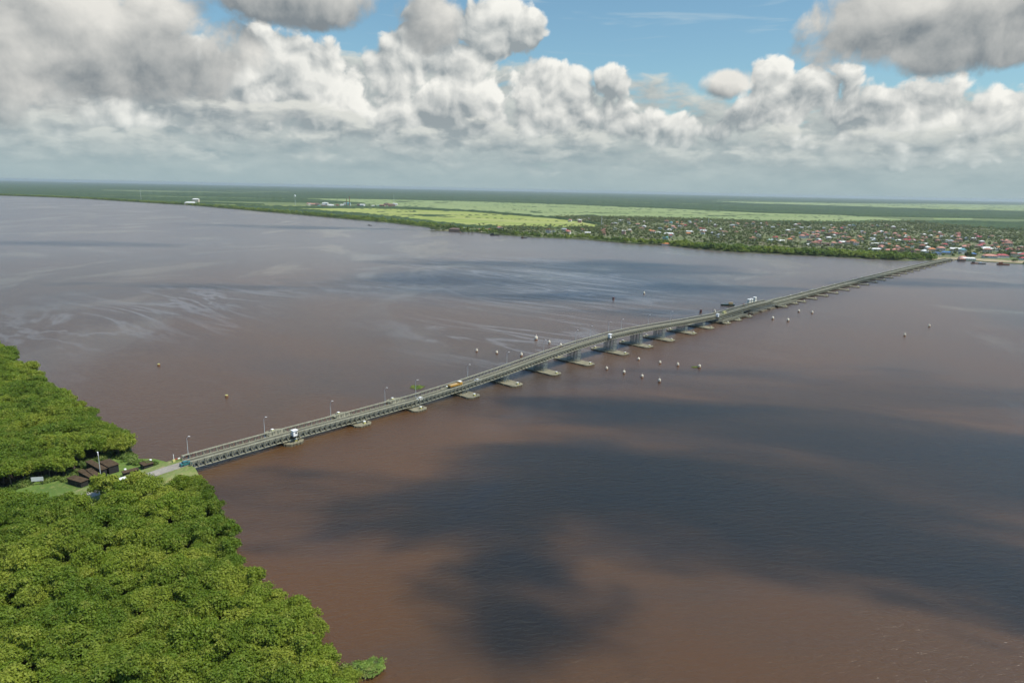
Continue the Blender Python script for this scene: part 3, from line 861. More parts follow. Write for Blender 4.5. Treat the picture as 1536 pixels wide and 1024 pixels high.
NEARB = [(910, 554, 'left end of the front row of buoys'), (936, 560, 'second in the front row of buoys'), (963, 566, 'third in the front row of buoys'), (989, 573, 'nearest of all, right end of the front row'),
         (958, 540, 'closest to the pontoons in the downstream group'), (990, 545, 'middle of the back row downstream'), (1017, 549, 'third in the back row downstream')]
UPB = [(804, 510, 'largest upstream buoy, standing alone behind the hump'), (824, 515, 'just right of the largest upstream buoy'), (841, 519, 'half hidden behind the trusses of the hump'),
       (715, 527, 'leftmost of the white upstream buoys'), (745, 530, 'second from the left upstream of the bridge'), (782, 534, 'close behind the rising part of the bridge'),
       (966, 441, 'white topped and far upstream in the blue water'), (1072, 469, 'white, just upstream of the third guard hut')]
RB = [(1159, 479, 'first downstream of the lift span'), (1182, 482, 'second downstream of the lift span'), (1198, 468, 'closest to the bridge past the lift span'), (1218, 470, 'rightmost of the four past the lift span'),
      (1357, 504, 'lone one far downstream, nearer of the two'), (1394, 490, 'lone one far downstream, farther of the two')]
b0 = make_buoy(); first = True
def put_buoy(src, px, py, lab, sc, name='mooring_buoy', cat='buoy'):
    global first
    if src is b0 and first: o = b0; first = False
    else: o = copy_tree(src)
    o.location = at(px, py, 0); o.scale = (sc * .74, sc * .74, sc * (.72 + .3 * ((px * 7) % 5) / 5)); o.rotation_euler = (.07 * math.sin(px), .07 * math.cos(py * 3), px * .7); tag(o, lab, cat, 'mooring buoys round the bridge')
for px, py, lb in NEARB: put_buoy(b0, px, py, 'white mooring buoy, ' + lb, 1.0)
for px, py, lb in UPB: put_buoy(b0, px, py, 'white mooring buoy, ' + lb, 1.45 if px == 804 else 1.0 if px < 900 else 1.25)
for px, py, lb in RB: put_buoy(b0, px, py, 'white mooring buoy, ' + lb, 1.25 if px < 1300 else 1.0)
o = copy_tree(b0); o.location = at(1049, 551.5); o.scale = (.8, .8, .9); o.rotation_euler = (0, 0, 1); tag(o, 'white mooring buoy with floating plants caught against it', 'buoy', 'mooring buoys round the bridge')
b1 = make_buoy(2.6, 3.4, M_bbrown, False)
for k, (px, py, lb) in enumerate([(920, 450, 'dark brown buoy far upstream in the blue water'), (1051, 469, 'dark brown buoy upstream of the descending part of the bridge'), (1115, 460, 'dark brown buoy just upstream of the lift span')]):
    o = b1 if k == 0 else copy_tree(b1); o.location = at(px, py); tag(o, lb, 'buoy', 'dark channel buoys')
b2 = make_buoy(1.9, 1.2, M_yellow, False)
for k, (px, py, lb) in enumerate([(340, 595, 'small yellow buoy upstream of the first lamp posts'), (238, 548, 'small yellow buoy nearest the forested bank')]):
    o = b2 if k == 0 else copy_tree(b2); o.location = at(px, py); tag(o, lb, 'buoy', 'yellow buoys')


def make_boat(L, Wd, hull, cabin, name='boat'):
    r = empty(name); m = MB(); n = 10; P0 = []
    for i in range(n + 1):
        x = -L / 2 + L * i / n; t = i / n; w = Wd / 2 * (1 - max(0, (t - .5) / .5) ** 2) * (.85 + .15 * min(1, t * 4)); P0.append((x, w))
    top = [(x, -w) for x, w in P0] + [(x, w) for x, w in P0[::-1][1:]]
    bot = [(x * .9, y * .6) for x, y in top]
    m.prism(bot, -.3, L * .09 + .3, top=top); m.build('hull', hull, r)
    m = MB(); m.box((-L * .22, 0, L * .09 + .3 + L * .06), (L * .26, Wd * .6, L * .12)); m.box((-L * .22, 0, L * .09 + .3 + L * .125), (L * .32, Wd * .7, .14)); m.build('cabin', cabin, r)
    m = MB(); m.bar((-L * .1, 0, L * .1), (-L * .1, 0, L * .3), .16); m.build('mast', M_dark, r)
    return r


M_dgreen = mat('dark green hull', (.025, .06, .045), .5)
def boat(px, py, L, Wd, hull, cabin, rz, lb):
    o = make_boat(L, Wd, hull, cabin); o.location = at(px, py); o.rotation_euler = (0, 0, rz); tag(o, lb, 'boat')
boat(1091, 458.5, 16, 4, M_dgreen, M_grime, PI, 'dark green open boat with a small cabin upstream of the lift span')
boat(555, 338.5, 14, 4, M_dark, M_dark, .2, 'dark boat on the open river near the far left bank')
boat(1462, 395.5, 17, 4, M_brust, M_dark, .2, 'rusty boat moored left of the far beach')
boat(1473, 396, 14, 4, M_dark, M_white, -.2, 'dark boat with a white cabin off the far beach')
boat(1505, 397.5, 24, 5, M_brust, M_brust, -.1, 'long rusty hulk lying along the far beach')
boat(742, 353.5, 26, 5, M_dark, M_dark, -.2, 'long dark boat moored at the landing left of the village')
boat(786, 357.5, 18, 4.5, M_dark, M_brust, -.1, 'dark boat at the village bank left of the beach')

# ---------------------------------------------------------------- near bank: road, clearing, sheds
CLEAR = [at(*p) for p in [(-120, 765), (0, 741), (30, 732), (44, 722), (72, 720), (80, 724), (100, 720), (130, 700), (160, 688), (195, 690), (232, 690), (258, 697), (285, 712), (268, 728), (245, 736), (215, 742), (185, 748), (135, 760), (110, 774), (60, 776), (0, 780), (-120, 800)]]
clear_poly = [(p.x, p.y) for p in CLEAR]
M_grass = ground_material('rough grass', (.10, .16, .03), (.075, .12, .025), (.15, .17, .05), .06, .5)
M_verge = ground_material('dry verge', (.15, .18, .06), (.12, .155, .04), (.24, .20, .10), .1, .6)
M_road = ground_material('worn gravelled road', (.27, .25, .21), (.22, .20, .165), (.31, .28, .22), .1, .7)
sheet('grass_clearing', clear_poly, .75, M_grass)


def ribbon(name, s_list, off, m, zoff=0.0, skirt=0.0, slope=0.0):
    b = MB(); n = len(s_list)
    for s in s_list:
        z = roadz(s) + zoff
        b.v += [tuple(bp(s, off[0] - slope, max(z - skirt, -.5))), tuple(bp(s, off[0], z)), tuple(bp(s, off[1], z)), tuple(bp(s, off[1] + slope, max(z - skirt, -.5)))]
    for i in range(n - 1):
        for k in range(3):
            a = i * 4 + k; b.f.append((a, a + 1, a + 5, a + 4)); b.mi.append(0)
    o = b.build(name, m)
    me = o.data
    if me.polygons[1].normal.z < 0: me.flip_normals()
    tag(o, kind='structure'); return o


def roadz(s): return interp(s, [(-400, .85), (-75, .9), (-25, 2.6), (-8, 3.9), (0.6, 4.3)])
ss = [-400 + i * 10 for i in range(33)] + [-75 + i * 5 for i in range(14)] + [-5, -2, .5]
ribbon('embankment', ss, (-8, 8), M_verge, -.06, 5.0, 7.0)
ribbon('road', ss, (-3.1, 3.1), M_road, 0.0)

M_shed = mat('rusty sheet roof', (.085, .058, .034), .9, 0, .2, .5, col2=(.05, .036, .022), spec=.1)
M_shedw = mat('dark weathered wall', (.020, .018, .017), .85, 0, .1, .6, streak=True)


def shed(a, b, c, h, lb, overhang=.35):
    """a, b, c: photo pixels of three neighbouring roof corners, h: roof height"""
    A, B, Cc = (at(*p, h + .8) for p in (a, b, c))
    u = B - A; v = Cc - B; u.z = v.z = 0; v = v - u.normalized() * v.dot(u.normalized())
    cen = A + (u + v) / 2; r = empty('shed', (cen.x, cen.y, .78), math.atan2(u.y, u.x)); L, Wd = u.length, v.length
    m = MB(); m.box((0, 0, h / 2), (L, Wd, h)); m.build('wall', M_shedw, r)
    m = MB(); m.box((0, 0, h + .09), (L + overhang * 2, Wd + overhang * 2, .16))
    for k in range(int(L / .9)): m.box((-L / 2 + .5 + k * .9, 0, h + .2), (.09, Wd + overhang * 2, .06))
    m.build('roof', M_shed, r)
    m = MB(); m.box((L * .1, -Wd / 2 - .03, h * .4), (1.1, .06, h * .8)); m.box((L * .1, Wd / 2 + .03, h * .4), (1.1, .06, h * .8)); m.build('door', M_dark, r)
    tag(r, lb, 'shed', 'dark sheds beside the near road')


shed((101, 717), (121, 723), (132, 719), 2.4, 'front left brown roofed shed at the edge of the grass')
shed((117, 706), (137, 717), (144.5, 715), 2.6, 'narrow brown roofed shed just behind the front left one')
shed((130, 704), (143, 714), (149, 711.5), 3.0, 'small brown roofed shed squeezed between the narrow one and the long one')
shed((129, 692), (152, 704.5), (159, 702), 3.6, 'long tall brown roofed shed behind the lamp post')
shed((149, 692.5), (163, 700), (179, 696.5), 3.4, 'square brown roofed shed right of the long one against the trees')
shed((183, 707), (186, 709.5), (204, 701), 2.2, 'low dark shed between the bus and the trees')
shed((210, 694), (216, 698), (228, 693.5), 2.2, 'low dark shed nearest the bridge end')
l2 = copy_tree(lamp0); l2.location = at(151.5, 717, 1.0); l2.rotation_euler = (0, 0, 2.3); l2.scale = (1.15, 1.15, 1.05); tag(l2, 'lamp post standing among the sheds on the forested bank', 'street lamp')
r = empty('billboard', tuple(at(57, 727, .8)), R(14)); tag(r, 'pale faded billboard on posts at the edge of the trees', 'billboard'); r.scale = (.78, .78, .8)
m = MB(); m.box((0, 0, 3.2), (5.6, .16, 2.2)); m.build('panel', mat('faded panel', (.55, .56, .54), .6, 0, .1, .5, streak=True), r)
for x in (-2.2, 2.2): m = MB(); m.bar((x, .2, 0), (x, .2, 4.2), .18); m.build('post', M_dark, r)
# bus and parked vehicles beside the road
r = empty('bus'); place(r, -26.5, 1.2, roadz(-26.5) + .01); tag(r, 'white and green bus driving toward the bridge between the trees', 'bus')
m = MB(); m.box((0, 0, 1.75), (7.8, 2.4, 2.5), taper=.96); m.build('body', M_green, r)
m = MB(); m.box((-.3, 0, 3.08), (5.6, 2.2, .16)); m.box((0, 0, 1.1), (7.86, 2.46, .4)); m.build('roof', M_white, r)
for sd in (-1, 1):
    m = MB()
    for k in range(6): m.box((-3.1 + k * 1.2, sd * 1.2, 2.2), (.95, .06, .8))
    m.build('window', M_glass, r)
m = MB(); m.box((3.88, 0, 2.1), (.08, 2.0, 1.1)); m.build('windscreen', M_glass, r)
for x in (-2.4, 2.4):
    for y in (-1, 1): m = MB(); m.bar((x, y * 1.0, .5), (x, y * 1.24, .5), .95, .95); m.build('wheel', M_tyre, r)
for k, (px, py) in enumerate([(176, 707), (188, 706), (226, 692)]):
    r = empty('oil_drum', tuple(at(px, py, .78))); m = MB(); m.tube([(.5, 0), (.5, .95), (.47, 1.0)], 14); m.tube([(.53, .3), (.53, .36)], 14); m.build('drum', M_white, r)
    tag(r, ['pale drum beside the low dark shed, left one', 'pale drum beside the low dark shed, right one', 'pale drum by the shed nearest the bridge end'][k], 'drum')

# ---------------------------------------------------------------- leaves
def leaf_mesh(name, lobes, nleaf, size, m, seed, flat=.75, tilt=.75, up=.25):
    """crown made of single leaf clumps spread over the lobes"""
    g = np.random.default_rng(seed)
    L = np.array(lobes, float); w = L[:, 3] ** 2; w /= w.sum()
    idx = g.choice(len(L), nleaf, p=w); c = L[idx, :3]; r = L[idx, 3:4]
    d = g.normal(size=(nleaf, 3)); d /= np.linalg.norm(d, axis=1, keepdims=True)
    d[:, 2] = np.where(d[:, 2] < -.35, -d[:, 2], d[:, 2])
    rad = r * (.68 + .5 * g.random((nleaf, 1))) * (1 + .22 * np.sin(d[:, :1] * 7 + d[:, 1:2] * 5 + idx[:, None]))
    p = c + d * rad * np.array([1, 1, flat])
    nrm = d + g.normal(size=(nleaf, 3)) * tilt + np.array([0, 0, up]); nrm /= np.linalg.norm(nrm, axis=1, keepdims=True)
    t = np.cross(nrm, g.normal(size=(nleaf, 3))); t /= np.linalg.norm(t, axis=1, keepdims=True); b = np.cross(nrm, t)
    s = size * (.5 + 1.0 * g.random((nleaf, 1)))
    # rhombic leaf clumps, a little folded
    q = np.stack([p - t * s * .55, p + b * s * .34 + nrm * s * .08, p + t * s * .55, p - b * s * .34 + nrm * s * .08], 1).reshape(-1, 3)
    me = bpy.data.meshes.new(name); n = nleaf * 4
    me.vertices.add(n); me.vertices.foreach_set('co', q.astype(np.float32).ravel())
    me.loops.add(n); me.loops.foreach_set('vertex_index', np.arange(n, dtype=np.int32))
    me.polygons.add(nleaf); me.polygons.foreach_set('loop_start', np.arange(0, n, 4, dtype=np.int32))
    me.update(calc_edges=True); me.materials.append(m); return me


def crown_lobes(rg, R_, H, n, rl=(.28, .46)):
    out = [(0, 0, H - R_ * .8, R_ * .55)]
    for k in range(n):
        a = 2 * PI * k / n + rg.uniform(-.4, .4); rr = R_ * rg.uniform(.45, .82); z = H - R_ * rg.uniform(.45, 1.15)
        out.append((rr * math.cos(a), rr * math.sin(a), z, R_ * rg.uniform(*rl)))
    for k in range(n // 2):
        a = rg.uniform(0, 2 * PI); rr = R_ * rg.uniform(.1, .4); out.append((rr * math.cos(a), rr * math.sin(a), H - R_ * rg.uniform(.3, .5), R_ * rg.uniform(.3, .42)))
    return out


def trunk_mesh(name, H, r0, lobes, m):
    b = MB(); top = H * .55
    pts = [(0, 0, -.4, r0 * 1.5), (.1, 0, 1.0, r0), (-.05, .15, top * .6, r0 * .8), (.1, .1, top, r0 * .55)]
    for (x0, y0, z0, a), (x1, y1, z1, c_) in zip(pts, pts[1:]):
        v0 = len(b.v)
        for (x, y, z, rr) in ((x0, y0, z0, a), (x1, y1, z1, c_)):
            for k in range(7): b.v.append((x + rr * math.cos(k * 2 * PI / 7), y + rr * math.sin(k * 2 * PI / 7), z))
        for k in range(7): b.f.append((v0 + k, v0 + (k + 1) % 7, v0 + 7 + (k + 1) % 7, v0 + 7 + k)); b.mi.append(0)
    for lx, ly, lz, lr in lobes[1:7]: b.bar((0, 0, top * .62), (lx * .9, ly * .9, lz), r0 * .55)
    for k in range(5):                                 # stilt roots
        a = k * 1.3; b.bar((0, 0, 1.3), (1.4 * math.cos(a), 1.4 * math.sin(a), -.4), .1)
    return b.mesh(name, m)


M_leaf = foliage('mangrove leaves', (.15, .22, .018), (.29, .32, .04), (.11, .175, .016), .03, .42, (.31, .32, .06))
M_bark = mat('grey bark', (.11, .085, .06), .9, 0, .1)
rt = random.Random(5)
TREES = []
for k in range(8):
    Rr = rt.uniform(3.7, 4.9); H = rt.uniform(7.2, 9.6) if k != 7 else 11
    lb = crown_lobes(rt, Rr, H, rt.choice([9, 10, 11, 12]))
    TREES.append((leaf_mesh(f'crown', lb, 5200, .5, M_leaf, 100 + k, tilt=.9), trunk_mesh('trunk', H, .22, lb, M_bark), Rr))


def scatter(poly, spacing, seed, reject=None):
    """blue-noise points inside a polygon"""
    xs = [p[0] for p in poly]; ys = [p[1] for p in poly]; g = np.random.default_rng(seed)
    x0, x1, y0, y1 = min(xs), max(xs), min(ys), max(ys); n = int((x1 - x0) * (y1 - y0) / spacing ** 2 * 5)
    X = g.uniform(x0, x1, n); Y = g.uniform(y0, y1, n); ok = inside(poly, X, Y)
    for pol in (reject or []): ok &= ~inside(pol, X, Y)
    grid = {}; out = []
    for x, y in zip(X[ok], Y[ok]):
        cx, cy = int(x // spacing), int(y // spacing)
        if any((x - q[0]) ** 2 + (y - q[1]) ** 2 < spacing ** 2 for i in (-1, 0, 1) for j in (-1, 0, 1) for q in grid.get((cx + i, cy + j), ())): continue
        grid.setdefault((cx, cy), []).append((x, y)); out.append((x, y))
    return out


def to_px(x, y, z):
    Y, Z = y, z - CAM_H
    f = Y * math.cos(PITCH) - Z * math.sin(PITCH); d = -Y * math.sin(PITCH) - Z * math.cos(PITCH)
    if f < 1: return (-9999, -9999, f)
    u, v = x / f, d / f; c, s = math.cos(ROLL), math.sin(ROLL)
    return 768 + FPX * (u * c - v * s), 512 + FPX * (u * s + v * c), f


near_in = [p for p in near_poly if p[1] > -100 and p[0] > -900]
forest_pts = scatter([p for p in near_line if p[1] > 90] + [(-20, 90), (-900, 90), (-900, near_line[0][1])], 4.5, 3, [clear_poly])
def seen(x, y):
    u, v, f = to_px(x, y, 6); return -40 < u < 1576 and v < 1075
def hides(x, y):
    # no tall tree grows right in front of the bus and the open bit of road
    u, v, f = to_px(x, y, 9.5); w_ = to_px(x, y, 0)[1]
    return (180 < u < 268 and v < 718 < w_) or (260 < u < 290 and v < 706 < w_) or (98 < u < 130 and v < 738 < w_)
forest_pts = [p for p in forest_pts if not hides(*p)]
vis = [p for p in forest_pts if seen(*p)]
vis.sort(key=lambda p: math.hypot(*p))
indiv, rest = vis[:300], vis[300:]
rest += [p for p in forest_pts if not seen(*p) and -110 < to_px(p[0], p[1], 6)[0] and to_px(p[0], p[1], 6)[1] < 1180]
print('near forest', len(vis), 'rest', len(rest))
for i, (x, y) in enumerate(indiv):
    cm, tm, _ = TREES[rng.randrange(7) if rng.random() < .97 else 7]
    edge = not inside(near_poly, np.array([x + 7.0]), np.array([y]))[0]
    r = empty('mangrove_tree', (x, y, .5), rng.uniform(0, 2 * PI)); sc = rng.uniform(.82, 1.2) * (.85 if edge else 1); r.scale = (sc, sc, sc * rng.uniform(.72, 1.3))
    link(bpy.data.objects.new('crown', cm), r); link(bpy.data.objects.new('trunk', tm), r)
    if edge: tag(r, 'bright green mangrove tree on the water edge of the near bank', 'tree', 'mangrove trees along the near shore')
    else: tag(r, 'bright green mangrove tree inside the dense near forest at lower left', 'tree', 'mangrove trees of the near forest')


def instanced(name, pts, protos, label, cat, smin, smax, zs=.5, seed=1):
    """ONE object of kind stuff: tree meshes on many points"""
    col = bpy.data.collections.new(name + ' kinds')
    for k, me in enumerate(protos): col.objects.link(bpy.data.objects.new(f'{name} kind', me))
    g_ = np.random.default_rng(seed); n = len(pts)
    me = bpy.data.meshes.new(name); me.vertices.add(n)
    me.vertices.foreach_set('co', np.array([(x, y, zs) for x, y in pts], np.float32).ravel())
    for nm, arr in (('rz', g_.uniform(0, 2 * PI, n)), ('sc', g_.uniform(smin, smax, n))):
        me.attributes.new(nm, 'FLOAT', 'POINT').data.foreach_set('value', arr.astype(np.float32))
    me.attributes.new('kd', 'INT', 'POINT').data.foreach_set('value', g_.integers(0, len(protos), n).astype(np.int32))
    o = link(bpy.data.objects.new(name, me)); tag(o, label, cat, kind='stuff')
    ng = bpy.data.node_groups.new(name, 'GeometryNodeTree')
    ng.interface.new_socket('Geometry', in_out='INPUT', socket_type='NodeSocketGeometry'); ng.interface.new_socket('Geometry', in_out='OUTPUT', socket_type='NodeSocketGeometry')
    N = ng.nodes; L = ng.links; gi = N.new('NodeGroupInput'); go = N.new('NodeGroupOutput')
    ci = N.new('GeometryNodeCollectionInfo'); ci.inputs[0].default_value = col; ci.inputs[1].default_value = True; ci.inputs[2].default_value = True
    ip = N.new('GeometryNodeInstanceOnPoints'); L.new(gi.outputs[0], ip.inputs['Points']); L.new(ci.outputs[0], ip.inputs['Instance']); ip.inputs['Pick Instance'].default_value = True

    def attr(nm, t):
        a = N.new('GeometryNodeInputNamedAttribute'); a.data_type = t; a.inputs[0].default_value = nm
        return [s for s in a.outputs if s.enabled][0]
    L.new(attr('kd', 'INT'), ip.inputs['Instance Index'])
    cx = N.new('ShaderNodeCombineXYZ'); L.new(attr('rz', 'FLOAT'), cx.inputs[2]); L.new(cx.outputs[0], ip.inputs['Rotation'])
    L.new(attr('sc', 'FLOAT'), ip.inputs['Scale']); L.new(ip.outputs[0], go.inputs[0])
    md = o.modifiers.new('trees', 'NODES'); md.node_group = ng
    return o


instanced('mangrove_forest', rest, [t[0] for t in TREES[:7]], 'dense bright green mangrove forest covering the rest of the near bank', 'forest', .8, 1.25)
# low bushes along the water line, road and clearing
M_bush = foliage('bush leaves', (.12, .19, .03), (.17, .22, .05), (.07, .11, .02), .05, .3, (.22, .23, .06))
BUSH = [leaf_mesh('bush', [(rt.uniform(-1, 1), rt.uniform(-1, 1), rt.uniform(.2, 1.1), rt.uniform(.7, 1.3)) for _ in range(5)], 700, .42, M_bush, 300 + k) for k in range(3)]
bp_ = []
for (a, b) in zip(near_line, near_line[1:]):
    for k in range(2):
        t = rng.random(); x = a[0] + (b[0] - a[0]) * t + rng.uniform(-2.5, .8); y = a[1] + (b[1] - a[1]) * t + rng.uniform(-2.5, .8)
        if 90 < y < 640 and (bp(0) - Vector((x, y, 0))).length > 9: bp_.append((x, y))
n_shore = len(bp_)
for i in range(len(clear_poly)):
    a, b = clear_poly[i], clear_poly[(i + 1) % len(clear_poly)]; L_ = math.hypot(b[0] - a[0], b[1] - a[1])
    for k in range(int(L_ / 1.6)):
        t = rng.random(); x, y = a[0] + (b[0] - a[0]) * t + rng.uniform(-1.5, 1.5), a[1] + (b[1] - a[1]) * t + rng.uniform(-1.5, 1.5)
        if (bp(0) - Vector((x, y, 0))).length > 10 and inside(near_poly, np.array([x]), np.array([y]))[0]: bp_.append((x, y))
instanced('undergrowth', bp_, BUSH, 'low green bushes along the near shore and round the clearing', 'bushes', .6, 1.5, .4, 4)
# floating plants
M_weed = foliage('water hyacinth leaves', (.13, .24, .03), (.20, .26, .05), (.10, .16, .03), .3, .3, (.30, .28, .08))
def weed(name, px, py, L_, Wd, n, rz, lb, hh=0.0):
    g_ = np.random.default_rng(int(px)); a = g_.uniform(0, 2 * PI, n); r_ = np.sqrt(g_.random(n))
    x = r_ * np.cos(a) * L_ / 2 * (1 + .2 * np.sin(a * 5)); y = r_ * np.sin(a) * Wd / 2 * (1 + .25 * np.sin(a * 3))
    lob = [(float(p), float(q), .1 + .4 * hh, .35 + .5 * float(g_.random())) for p, q in zip(x, y)]
    me = leaf_mesh(name, lob, n * 14, .4, M_weed, int(px), .3, .5, .8)
    o = link(bpy.data.objects.new(name, me)); o.location = at(px, py, .05); o.rotation_euler = (0, 0, rz); tag(o, lb, 'floating plants')
weed('floating_weed_mat', 625, 580.5, 8, 8, 160, 0, 'green mat of floating plants just behind the bridge near the orange truck')
weed('floating_weed_mat', 550, 1004, 10, 6.5, 230, .4, 'bright green mat of floating plants at the bottom shore', 2.0)
weed('floating_weed_mat', 1043, 550.5, 7, 2.0, 50, .3, 'thin yellow green weed drifting against a buoy')
# fallen wood in the shallows of the small bay
for k, (a, b, w_) in enumerate([((366, 873), (398, 868), .3), ((372, 880), (392, 884), .22), ((378, 876), (402, 879), .18)]):
    m = MB(); p, q = at(*a, .5), at(*b, .3); c_ = (p + q) / 2
    m.bar(p - c_, (0, 0, .35), w_); m.bar((0, 0, .35), q - c_, w_ * .8); m.bar((0, 0, .3), (q - c_) * .5 + Vector((0, 1.6, .5)), w_ * .5); m.bar((0, 0, .3), (p - c_) * .5 + Vector((.5, -1.3, .9)), w_ * .45)
    o = m.build('driftwood_branch', mat('bleached wood', (.26, .19, .12), .9)); o.location = c_
    tag(o, ['long bare branch lying in the shallow bay of the near shore', 'short bare branch nearest the trees in the small bay', 'thin bare branch farthest out in the small bay'][k], 'branch')

# ---------------------------------------------------------------- far bank: fringe trees, palms, houses
M_fleaf = foliage('far bank leaves', (.17, .24, .036), (.25, .29, .05), (.09, .15, .026), .012, .36, (.21, .24, .05))
M_dleaf = foliage('village tree leaves', (.11, .155, .04), (.155, .19, .05), (.07, .10, .03), .01, .32, (.18, .20, .055))
M_palm = foliage('palm fronds', (.12, .15, .045), (.17, .18, .06), (.07, .09, .03), .01, .34, (.20, .19, .06))
FT = []
for k in range(4):
    Rr = rt.uniform(4.5, 6); FT.append(leaf_mesh('far crown', crown_lobes(rt, Rr, rt.uniform(7.5, 9.5), 6), 420, 1.7, M_fleaf, 500 + k))
VT = []
for k in range(4):
    Rr = rt.uniform(3.6, 5.2); VT.append(leaf_mesh('village crown', crown_lobes(rt, Rr, rt.uniform(6.5, 9), 5), 300, 1.5, M_dleaf, 540 + k))


def palm_meshes(seed, H):
    g_ = random.Random(seed); b = MB(); lean = (g_.uniform(-.8, .8), g_.uniform(-.8, .8))
    b.bar((0, 0, -.3), (lean[0] * .4, lean[1] * .4, H * .5), .34); b.bar((lean[0] * .4, lean[1] * .4, H * .5), (lean[0], lean[1], H), .28)
    tr = b.mesh('trunk', M_bark); b = MB()
    for k in range(15):
        a = k * 2.4 + g_.uniform(-.2, .2); el = g_.uniform(-.1, .9); L_ = g_.uniform(3.2, 4.4); P_ = Vector((lean[0], lean[1], H)); w = .28
        for q in range(4):
            d = Vector((math.cos(a) * math.cos(el), math.sin(a) * math.cos(el), math.sin(el))); Q = P_ + d * L_ / 4; side = Vector((-math.sin(a), math.cos(a), 0))
            w2 = (.62, .8, .6, .1)[q]
            b.face_block([P_ - side * w - Vector((0, 0, w * .5)), P_, Q, Q - side * w2 - Vector((0, 0, w2 * .5))], [(0, 1, 2, 3)])
            b.face_block([P_, P_ + side * w - Vector((0, 0, w * .5)), Q + side * w2 - Vector((0, 0, w2 * .5)), Q], [(0, 1, 2, 3)])
            P_ = Q; w = w2; el -= .5
    return b.mesh('fronds', M_palm), tr


PALMS = [palm_meshes(k, h) for k, h in enumerate([9.5, 11.5, 13, 10.5])]
# bank fringe
fr_pts = []
def fringe(i0, i1, depth, spacing, seed):
    line = [(p.x, p.y) for p in FARSHORE[i0:i1 + 1]]
    back = [(x * (1 + depth / math.hypot(x, y)), y * (1 + depth / math.hypot(x, y))) for x, y in line]
    fr_pts.extend(scatter(line + back[::-1], spacing, seed))
fringe(0, 8, 120, 9, 31); fringe(8, 12, 36, 9, 32); fringe(12, 15, 30, 8, 33); fringe(15, 21, 75, 6.5, 34); fringe(21, 22, 60, 8, 35)
fr_pts = [p for p in fr_pts if inside(far_line + [(FAR, 500), (FAR, FAR), (-FAR, FAR), (-FAR, 14000)], np.array([p[0]]), np.array([p[1] - 3]))[0]]
print('fringe', len(fr_pts))
instanced('mangrove_fringe', fr_pts, FT, 'green mangrove belt along the far river bank', 'mangrove belt', .6, 1.55, .6, 6)

WALLS = [mat('white wall', (.62, .60, .55), .8), mat('cream wall', (.52, .45, .32), .8), mat('pink wall', (.50, .30, .24), .8), mat('bare brick wall', (.30, .20, .14), .9), mat('pale green wall', (.32, .42, .34), .8)]
ROOFC = {'red': (.34, .05, .045), 'rusty': (.26, .11, .065), 'white': (.70, .69, .63), 'grey': (.33, .34, .34), 'salmon': (.50, .22, .15), 'orange': (.52, .19, .06), 'blue': (.04, .13, .28), 'teal': (.10, .30, .32),
         'brown': (.15, .10, .07), 'magenta': (.42, .03, .09), 'yellow': (.55, .42, .16), 'pale green': (.38, .50, .40), 'dark blue': (.02, .07, .16)}
ROOFM = {k: mat(k + ' roof sheet', v, .55, 0, .16, .25) for k, v in ROOFC.items()}


def make_house(w, d, h, roof, wall, hip=True, pitch=.55, name='house'):
    r = empty(name)
    m = MB(); m.box((0, 0, h / 2 - .2), (w, d, h + .4)); m.build('wall', wall, r)
    e = .6; rh = d * .5 * pitch; W2, D2 = w / 2 + e, d / 2 + e; k = min(D2 * .9, W2 * .8) if hip else 0
    m = MB(); m.face_block([(-W2, -D2, h), (W2, -D2, h), (W2, D2, h), (-W2, D2, h), (-W2 + k, 0, h + rh), (W2 - k, 0, h + rh)],
                           [(0, 1, 5, 4), (1, 2, 5), (2, 3, 4, 5), (3, 0, 4), (3, 2, 1, 0)]); m.build('roof', roof, r)
    nw = max(2, int(w / 3))
    for sd in (-1, 1):
        m = MB()
        for q in range(nw): m.box((-w / 2 + w * (q + .5) / nw, sd * (d / 2 + .02), h * .62), (1.3, .08, 1.2))
        m.build('window_row', M_glass, r)
    return r


def house_at(px, py, w, d, h, roof, wall, lb, rz=None, cat='house', name='house', hip=True, pitch=.55):
    r = make_house(w, d, h, ROOFM[roof], WALLS[wall], hip, pitch, name); p = at(px, py, .9)
    r.location = p; r.rotation_euler = (0, 0, rz if rz is not None else rng.uniform(-.2, .2) - .25); tag(r, lb, cat)
    taken.append((p.x, p.y, max(w, d) * .62))


